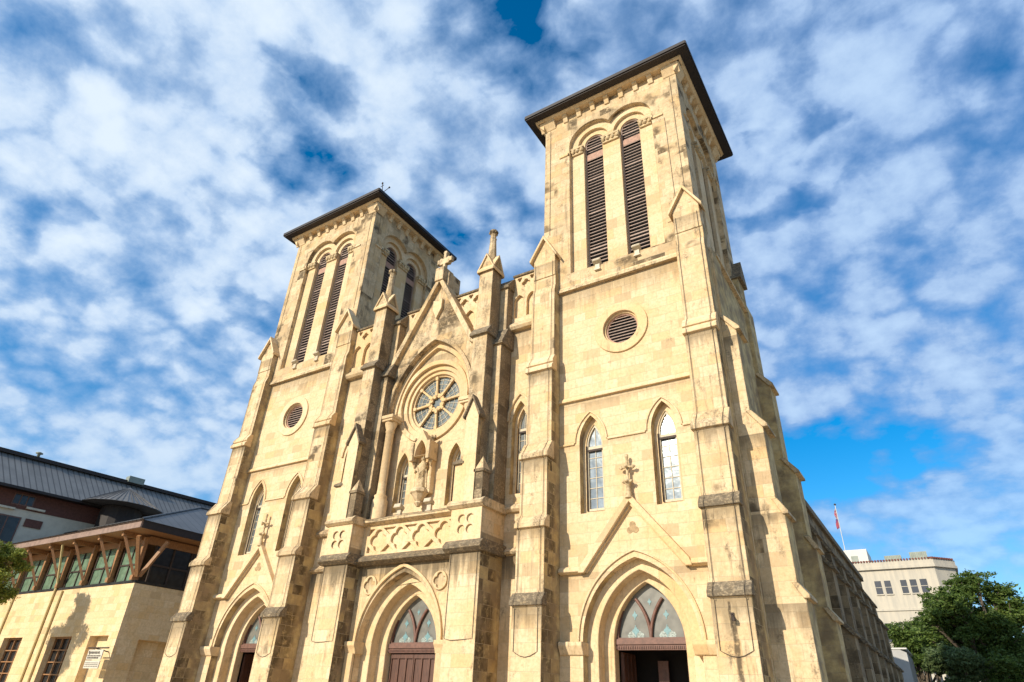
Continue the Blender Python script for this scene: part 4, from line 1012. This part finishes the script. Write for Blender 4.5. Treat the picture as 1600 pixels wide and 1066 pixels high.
# roof
ex0, ex1, ey0, ey1 = -49.5, WX+1.35, .62, WY+15.2
ez = 9.45
m = MB(); m.box(ex0+.1, ex1-.1, ey0+.1, ey1-.1, ez-.06, ez); lpt('soffit', m, M_TIMBER)
m = MB(); m.box(ex0, ex1, ey0-.02, ey0+.08, ez-.10, ez+.32); lpt('fascia', m, M_FASCIA)
m = MB(); m.box(ex1-.08, ex1+.02, ey0+.08, ey1, ez-.10, ez+.32); lpt('fascia', m, M_SOFFIT)  # side turned from the sun, its shade put into a near-black colour
px, py, pz = -25.2, 6.6, 12.45
m = MB(); m.add([(ex0, ey0-.08, ez+.3), (ex1+.08, ey0-.08, ez+.3), (px, py, pz), (ex0, py, pz)], [(0, 1, 2, 3)]); m.add([(ex0, ey0-.08, ez+.24), (ex1+.08, ey0-.08, ez+.24), (px, py, pz-.06), (ex0, py, pz-.06)], [(0, 1, 2, 3)])
lpt('roof_front_slope', m, M_ROOFX)
m = MB(); m.add([(ex1+.08, ey0-.08, ez+.3), (ex1+.08, ey1, ez+.3), (px, ey1-6, pz), (px, py, pz)], [(0, 1, 2, 3)]); m.add([(px, py, pz), (px, ey1-6, pz), (ex0, ey1, ez+.3), (ex0, py, pz)], [(0, 1, 2, 3)]); m.add([(px, ey1-6, pz), (ex1+.08, ey1, ez+.3), (ex0, ey1, ez+.3)], [(0, 1, 2)])
lpt('roof_side_slope', m, M_ROOFY2)
m = MB(); m.tube([(ex1+.08, ey0-.08, ez+.34), (px, py, pz+.03)], .06, 6); m.tube([(px, py, pz+.03), (ex0, py, pz+.03)], .06, 6); m.tube([(px, py, pz+.03), (px, ey1-6, pz+.03)], .06, 6); lpt('ridge_cap', m, M_ROOFX)
# hanging sign
SG = thing('hanging_sign', 'small cream sign board hanging from an iron bar on the low stone hall', 'sign', (-21.9, 1.2, 3.4))
m = MB(); m.tube([(-22.65, 1.2, 3.44), (-20.6, 1.2, 3.44)], .035, 6); m.box(-20.75, -20.6, 1.1, 2.0, 3.36, 3.5) if False else m.tube([(-22.0, 1.2, 3.44), (-22.0, 2.05, 3.3)], .03, 6); obj('bar', m, M_IRON, SG)
m = MB(); m.box(-22.45, -21.02, 1.18, 1.22, 2.9, 3.36); m.box(-22.45, -21.02, 1.18, 1.22, 2.5, 2.86); obj('board', m, M_SIGN, SG)
m = MB()
sq = [(-22.35+.02*i, 1.17, 3.22+.06*math.sin(i*.9)*(1 if i > 6 else 1.6)) for i in range(56)]
m.tube(sq, .011, 4)
def dashes(z, h, x0=-22.38, x1=-21.12):
    x = x0
    while x < x1:
        w_ = random.uniform(.03, .09); m.box(x, min(x+w_, x1), 1.168, 1.179, z, z+h); x += w_+random.choice((.012, .015, .04))
dashes(3.05, .045); dashes(2.95, .06, -22.35, -21.25); dashes(2.74, .02); dashes(2.66, .02); dashes(2.58, .02)
obj('lettering', m, M_IRON, SG)
# ------------------------------------------------------------------ hotel behind
HT = thing('hotel', 'large dark red brick and cream stone hotel block with grey ribbed roof behind the hall', 'building', (-44, 10, 0))
rot = Matrix.Translation((-44.0, 0, 0)) @ Matrix.Rotation(R(-6.0), 4, 'Z')
def hp(n, m, mat): return obj(n, m, mat, HT)
m = MB(rot); m.box(-12, -.3, -14, 34, -.1, 13.6); hp('cream_wall', m, M_CREAM)
m = MB(rot); m.box(-12.05, -.25, -14.05, 34, 13.6, 14.95); m.box(-2.2, -1.5, 4.6, 34, 6.0, 14.9); m.box(-.3, -.2, 3.6, 4.8, 12.4, 13.0); hp('brick_wall', m, M_BRICK)
m = MB(rot); m.box(-.3, -.05, -14, 2.6, 13.45, 13.6); m.box(-.3, -.05, 3.3, 4.6, 13.7, 13.85); hp('stone_band', m, M_CREAM)
for (ya, yb, za, zb) in ((1.5, 3.3, 11.0, 13.0), (-2.2, -.5, 11.0, 13.0), (2.2, 3.7, 13.85, 14.75), (-1.5, .2, 13.85, 14.75), (5.2, 7.2, 13.3, 14.4)):
    e = bpy.data.objects.new('window', None); link(e, HT)
    xo = -1.46 if ya > 5 else -.24
    m = MB(rot); m.box(xo-.04, xo+.03, ya, yb, za, zb); obj('frame', m, M_WFRAME, e)
    m = MB(rot)
    nn = 2 if zb-za > 1.5 else 3
    for k in range(nn): y0_ = ya+.08+(yb-ya-.08)*k/nn; m.box(xo+.03, xo+.05, y0_, y0_+(yb-ya-.08)/nn-.10, za+.1, zb-.1)
    obj('pane', m, M_DKGLASS, e)
m = MB(rot); ze, zr_ = 15.0, 18.2
m.add([(.8, -15, ze), (.8, 34, ze), (-2.9, 34, zr_), (-2.9, -15, zr_)], [(0, 1, 2, 3)]); m.add([(-12.8, -15, ze), (-12.8, 34, ze), (-2.9, 34, zr_), (-2.9, -15, zr_)], [(0, 1, 2, 3)]); hp('roof', m, M_ROOFY)
m = MB(rot); m.box(.7, .86, -15, 34, ze-.18, ze+.02); m.box(-12.8, .7, -15, 34, ze-.10, ze-.04); hp('eaves', m, M_DARKROOF)
m = MB(rot); m.box(-3.1, -2.6, -15.1, 34.1, zr_-.05, zr_+.25); hp('ridge', m, M_SOFFIT)
m = MB(rot); m.box(-3.2, -2.4, 10.6, 12.0, zr_+.1, zr_+.65); hp('roof_vent', m, M_GREYV)
m = MB(rot); m.lathe((-2.8, 3.2, zr_), [(.12, 0), (.12, .5), (.28, .55), (.28, .62), (.1, .7)], 10); hp('roof_vent', m, M_GREYV)
m = MB(); cx, cy = -42.0, 9.6; n = 16; vs = [(cx, cy, 16.9)]+[(cx+3.3*math.cos(2*math.pi*k/n), cy+3.3*math.sin(2*math.pi*k/n), 15.0) for k in range(n)]
m.add(vs, [(0, 1+k, 1+(k+1) % n) for k in range(n)]+[tuple(range(n, 0, -1))])
for k in range(48):
    a = 2*math.pi*k/48; m.tube([(cx, cy, 16.93), (cx+3.25*math.cos(a)*.99, cy+3.25*math.sin(a)*.99, 15.06)], .025, 4, False)
hp('turret_roof', m, plain('turret_roof_metal', (.15, .14, .13), .45, .25, .3, 2))
m = MB(); m.lathe((cx, cy, 0), [(1.6, 0), (1.6, 14.95)], 16, False); hp('turret_shade_core', m, M_SOFFIT)  # near-black core stands in for the shaded void under the turret roof

# ------------------------------------------------------------------ office building far right
OB = thing('office_building', 'pale streaked concrete office block with tiled parapet beyond the trees', 'building', (12, 135, 0))
YB = 134.9; k2 = 2.256
def px2(x50): return 15.583-(15.583-x50)*k2
m = MB(); cxr = 16.7
m.prism([(-30, YB), (cxr, YB), (cxr+3.4, YB+3.4), (cxr+3.4, YB+40), (-30, YB+40)], [], -.1, 28.6, 'z'); obj('wall', m, M_OFFICE, OB)
m = MB(); m.prism([(-30, YB-.5), (cxr+.2, YB-.5), (cxr+3.9, YB+3.2), (cxr+3.9, YB+40), (-30, YB+40)], [], 28.6, 29.1, 'z'); m.prism([(-30, YB-.3), (cxr+.12, YB-.3), (cxr+3.7, YB+3.3), (cxr+3.7, YB+40), (-30, YB+40)], [], 29.1, 30.1, 'z'); m.prism([(-30, YB-.2), (cxr, YB-.2), (cxr+3.5, YB+3.3), (cxr+3.5, YB+40), (-30, YB+40)], [], 20.8, 21.2, 'z'); obj('cornice', m, M_OFFICE, OB)
m = MB()
x = -12.
while x < cxr: m.tube([(x, YB-.5, 30.25), (x, YB+1.2, 30.55)], .2, 6); x += .52
for i in range(9): q = i*.4; m.tube([(cxr+.2+q, YB-.5+q, 30.25), (cxr-.6+q, YB+.9+q, 30.5)], .2, 6)
obj('parapet_tiles', m, M_ROOFTILE, OB)
for zt, zb in ((26.45, 23.95), (18.6, 15.2), (11.5, 8)):
    for (a_, b_) in ((-2.0, -.8), (-.2, 1.), (5.66, 6.82), (7.4, 8.52), (10.24, 11.32), (11.88, 13.02), (13.62, 14.8)):
        e = bpy.data.objects.new('window', None); link(e, OB)
        m = MB(); m.box(a_, b_, YB-.06, YB-.01, zb, zt); obj('pane', m, plain('slate_blue_window_glass', (.03, .036, .05), .3, 0, .2, 1) if 'slate_blue_window_glass' not in bpy.data.materials else bpy.data.materials['slate_blue_window_glass'], e)
        m = MB(); m.box(a_, b_, YB-.1, YB-.061, (zb+zt)/2-.05, (zb+zt)/2+.05); m.box(a_-.1, b_+.1, YB-.2, YB-.011, zb-.2, zb-.01); obj('window_sill', m, M_OFFICE, e)
m = MB(); m.box(-2.5, 5.4, YB+3, YB+12, 30.1, 33.5); obj('penthouse', m, M_WHITE, OB)
m = MB(); m.box(2.2, 3.5, YB+2.9, YB+2.99, 30.6, 32.2); obj('penthouse_window', m, M_GREYV, OB)
for (a_, b_, h) in ((8.3, 11.4, 32.2), (13.0, 16.1, 32.6)):
    m = MB(); m.box(a_, b_, YB+5, YB+8, 30.9, h)
    for i in range(10): q = a_+(b_-a_)*i/10; m.box(q, q+.08, YB+4.93, YB+4.99, 31, h-.1)
    m.box(a_-.1, b_+.1, YB+4.9, YB+8.1, 30.3, 30.9); obj('roof_ventilator', m, M_GREYV, OB)
# flagpole on the office roof
FP = thing('flagpole', 'slim white flagpole standing on the far office roof', 'flagpole', (1.3, YB+4, 33.5))
m = MB(); m.tube([(1.3, YB+4, 33.4), (1.3, YB+4, 43.6)], .07, 6); obj('pole', m, M_WHITE, FP)
m = MB(); m.blob((1.3, YB+4, 43.75), (.25, .25, .22), 1, .05); obj('finial', m, M_IRON, FP)
FL = thing('flag', 'limp red white and blue flag drooping from the far rooftop pole', 'flag', (1.3, YB+4, 42.8))
fm, N, b = newmat('flag_cloth')
sx = N.n('ShaderNodeSeparateXYZ'); tcc = N.n('ShaderNodeTexCoord'); N.l(tcc.outputs['UV'], sx.inputs[0])
stp = N.m('GREATER_THAN', N.m('FRACT', N.m('MULTIPLY', N.m('ADD', sx.outputs[0], N.m('MULTIPLY', sx.outputs[1], .25)), 2.2)), .5)
cc = N.mix(stp, (.38, .06, .09), (.48, .45, .47)); cc = N.mix(N.mr(sx.outputs[1], 40.6, 40.4), cc, (.04, .05, .22))
cc = N.mix(N.mr(N.noise(N.n('ShaderNodeNewGeometry').outputs['Position'], 1.4, 2), .5, .55), cc, (.34, .07, .10))
N.l(cc, b.inputs['Base Color']); b.inputs['Roughness'].default_value = .8
for (za, zb, wd) in ((42.9, 41.2, .42), (41.2, 38.6, .55)):
    m = MB(); n = 12; vs = []; fs = []
    for j in range(n+1):
        t_ = j/n; z = za+(zb-za)*t_
        for i in range(9):
            s_ = i/8; vs.append((1.22-s_*wd*(.6+.5*math.sin(t_*2.4)), YB+4+.16*math.sin(s_*14+t_*4), z-.35*s_))
    for j in range(n):
        for i in range(8): a_ = j*9+i; fs.append((a_, a_+1, a_+10, a_+9))
    m.add(vs, fs, True); o = obj('cloth', m, fm, FL); sd = o.modifiers.new('s', 'SOLIDIFY'); sd.thickness = .02

M_SHED = plain('dull_white_render', (.42, .41, .39), .9, 0, .15, .8)
# white block
WB = MB(); WB.box(7.0, 9.4, 27.75, 33, -.1, 3.9) if False else WB.prism([(11.0, -.1), (11.0, 6.0), (12.6, 6.0), (13.0, 5.8), (13.0, -.1)], [], 36, 42)
t = thing('service_shed', 'plain white rendered shed at the end of the cathedral in front of the trees', 'shed', (12, 38, 0))
obj('wall', WB, M_SHED, t); m = MB(); m.box(10.95, 13.06, 35.95, 42, 6.01, 6.1); obj('coping', m, M_WHITE, t)

# ------------------------------------------------------------------ trees
def leaf_mat(name, c1, c2, c3):
    m, N, b = newmat(name)
    oi = N.n('ShaderNodeNewGeometry'); rp = oi.outputs['Random Per Island']
    cr = N.n('ShaderNodeValToRGB'); N.l(rp, cr.inputs[0]); e = cr.color_ramp.elements; e[0].color = (*c1, 1); e[1].color = (*c3, 1); k = e.new(.5); k.color = (*c2, 1)
    big = N.noise(oi.outputs['Position'], .5, 3)
    N.l(N.mix(N.mr(big, .4, .65, 0, .5), cr.outputs[0], c1), b.inputs['Base Color']); b.inputs['Roughness'].default_value = .55
    b.inputs['Specular IOR Level'].default_value = .3
    tr = N.n('ShaderNodeBsdfTranslucent'); N.l(cr.outputs[0], tr.inputs[0]); mx = N.n('ShaderNodeMixShader'); mx.inputs[0].default_value = .4
    out = [q for q in m.node_tree.nodes if q.type == 'OUTPUT_MATERIAL'][0]
    N.l(b.outputs[0], mx.inputs[1]); N.l(tr.outputs[0], mx.inputs[2]); N.l(mx.outputs[0], out.inputs[0])
    return m
L_OAK = leaf_mat('live_oak_leaves', (.055, .095, .02), (.095, .155, .03), (.19, .26, .055))
L_LITE = leaf_mat('light_green_leaves', (.14, .18, .03), (.26, .30, .05), (.42, .42, .09))
L_SHRUB = leaf_mat('grey_green_leaves', (.07, .11, .04), (.12, .17, .06), (.20, .25, .10))
def tree(name, label, loc, blobs, leaf, nleaf, mat, group=None, trunk_h=2.5, tr=.25, seed=1):
    t = thing(name, label, 'tree', loc, group); rg = np.random.default_rng(seed)
    L = Vector(loc); m = MB(); top = L+Vector((0, 0, trunk_h))
    m.tube([L+Vector((0, 0, -.2)), L+Vector((.05, 0, trunk_h*.5)), top], [tr*1.25, tr, tr*.85], 12)
    for (bx_, by_, bz_, rr) in blobs:
        c = Vector((bx_, by_, bz_)); mid = top.lerp(c, .5)+Vector(rg.normal(0, .25, 3))
        m.tube([top-Vector((0, 0, .3)), mid, c], [tr*.55, tr*.33, tr*.10], 7)
        for q in range(3):
            e = c+Vector(rg.normal(0, rr*.45, 3)); m.tube([mid.lerp(c, .5), e], [tr*.15, tr*.04], 5)
    obj('trunk', m, M_BARK, t)
    # twig clumps of small leaves through the crown volume
    tot = sum(b_[3]**2 for b_ in blobs); vs = []; 
    for (bx_, by_, bz_, rr) in blobs:
        nn = int(nleaf*rr*rr/tot); ncl = max(6, nn//45)
        d = rg.normal(size=(ncl, 3)); d /= np.linalg.norm(d, axis=1)[:, None]
        rad = rr*(rg.random(ncl)**.45)*(1+.18*rg.normal(size=ncl)); cc = np.array((bx_, by_, bz_))+d*rad[:, None]*np.array((1, 1, .72))
        sp = rr*.13*rg.uniform(.6, 1.6, ncl)
        ids = rg.integers(0, ncl, nn); p = cc[ids]+rg.normal(size=(nn, 3))*sp[ids][:, None]*np.array((1.2, 1.2, .6))
        a = rg.normal(size=(nn, 3)); a[:, 2] *= .6; a /= np.linalg.norm(a, axis=1)[:, None]
        b_ = rg.normal(size=(nn, 3)); b_ -= a*(a*b_).sum(1)[:, None]; b_ /= np.linalg.norm(b_, axis=1)[:, None]
        s = leaf*rg.uniform(.6, 1.35, nn)[:, None]
        quad = np.stack([p-a*s, p+b_*s*.42, p+a*s, p-b_*s*.42], axis=1); vs.append(quad)
    Q = np.concatenate(vs)-np.array(loc); n = len(Q)
    me = bpy.data.meshes.new('crown'); me.vertices.add(n*4); me.vertices.foreach_set('co', Q.astype(np.float32).ravel())
    me.loops.add(n*4); me.loops.foreach_set('vertex_index', np.arange(n*4)); me.polygons.add(n); me.polygons.foreach_set('loop_start', np.arange(n)*4); me.polygons.foreach_set('loop_total', np.full(n, 4))
    me.update(); me.validate(); me.materials.append(mat); o = bpy.data.objects.new('crown', me); link(o, t)
    return t
def blobset(c, R_, n, rmin, rmax, seed, flat=.8):
    rg = np.random.default_rng(seed); out = []
    for i in range(n):
        d = rg.normal(size=3); d /= np.linalg.norm(d); q = rg.uniform(.25, .9)
        out.append((c[0]+d[0]*R_[0]*q, c[1]+d[1]*R_[1]*q, c[2]+d[2]*R_[2]*q, rg.uniform(rmin, rmax)))
    return out
tree('oak_tree', 'tall dark green live oak in front of the far office block', (17.8, 42, 0), blobset((17.2, 42, 7.5), (4.0, 3.2, 3.4), 36, .75, 1.35, 3)+[(18.2, 41, 10.9, 1.0), (17.1, 41, 10.7, 0.9), (19.5, 42, 10.2, 1.0), (15.9, 41, 9.5, 0.9), (14.7, 41, 8.4, 0.8), (20.5, 42, 8.6, 1.0), (21.2, 42, 7.2, 1.0), (21.3, 41, 5.6, 1.2), (19.9, 40, 6.6, 1.1), (14.5, 41, 7.2, 1.0), (15.4, 42, 9.9, 0.9), (17.9, 42, 10.4, 1.1), (20.4, 42, 9.0, 1.1), (19.4, 42, 9.8, 1.0), (21.2, 42, 7.6, 1.1)], .12, 80000, L_OAK, 'trees beyond the nave', 4, .45, 5)
tree('oak_tree', 'lower dark oak crown between the nave end and the tallest oak', (13.2, 46, 0), blobset((13.4, 46, 6.9), (2.9, 2.5, 2.4), 18, .7, 1.2, 8), .12, 50000, L_OAK, 'trees beyond the nave', 3, .3, 6)
tree('oak_tree', 'dark oak at the right edge of the picture behind the tallest oak', (22.9, 48, 0), blobset((22.3, 48, 6.6), (2.4, 3, 2.8), 16, .9, 1.4, 9), .13, 40000, L_OAK, 'trees beyond the nave', 3, .35, 7)
tree('shrub_tree', 'low grey green bushy tree beside the white shed', (15.6, 37, 0), blobset((15.6, 37, 4.4), (2.0, 1.2, 1.7), 14, .5, .9, 12), .10, 38000, L_SHRUB, 'trees beyond the nave', 1.5, .18, 8)
tree('shrub_tree', 'broad low bushy tree under the tallest oak at the right', (19.0, 37, 0), blobset((18.7, 37, 4.2), (2.3, 1.2, 2.0), 16, .6, 1.1, 13), .10, 40000, L_OAK, 'trees beyond the nave', 1.5, .2, 9)
tree('young_tree', 'bright yellow green young tree at the left edge before the stone hall', (-28.6, -2.6, 0), blobset((-28.3, -2.6, 6.5), (1.9, 1.6, 2.5), 26, .4, .8, 21), .065, 60000, L_LITE, None, 3.5, .14, 10)
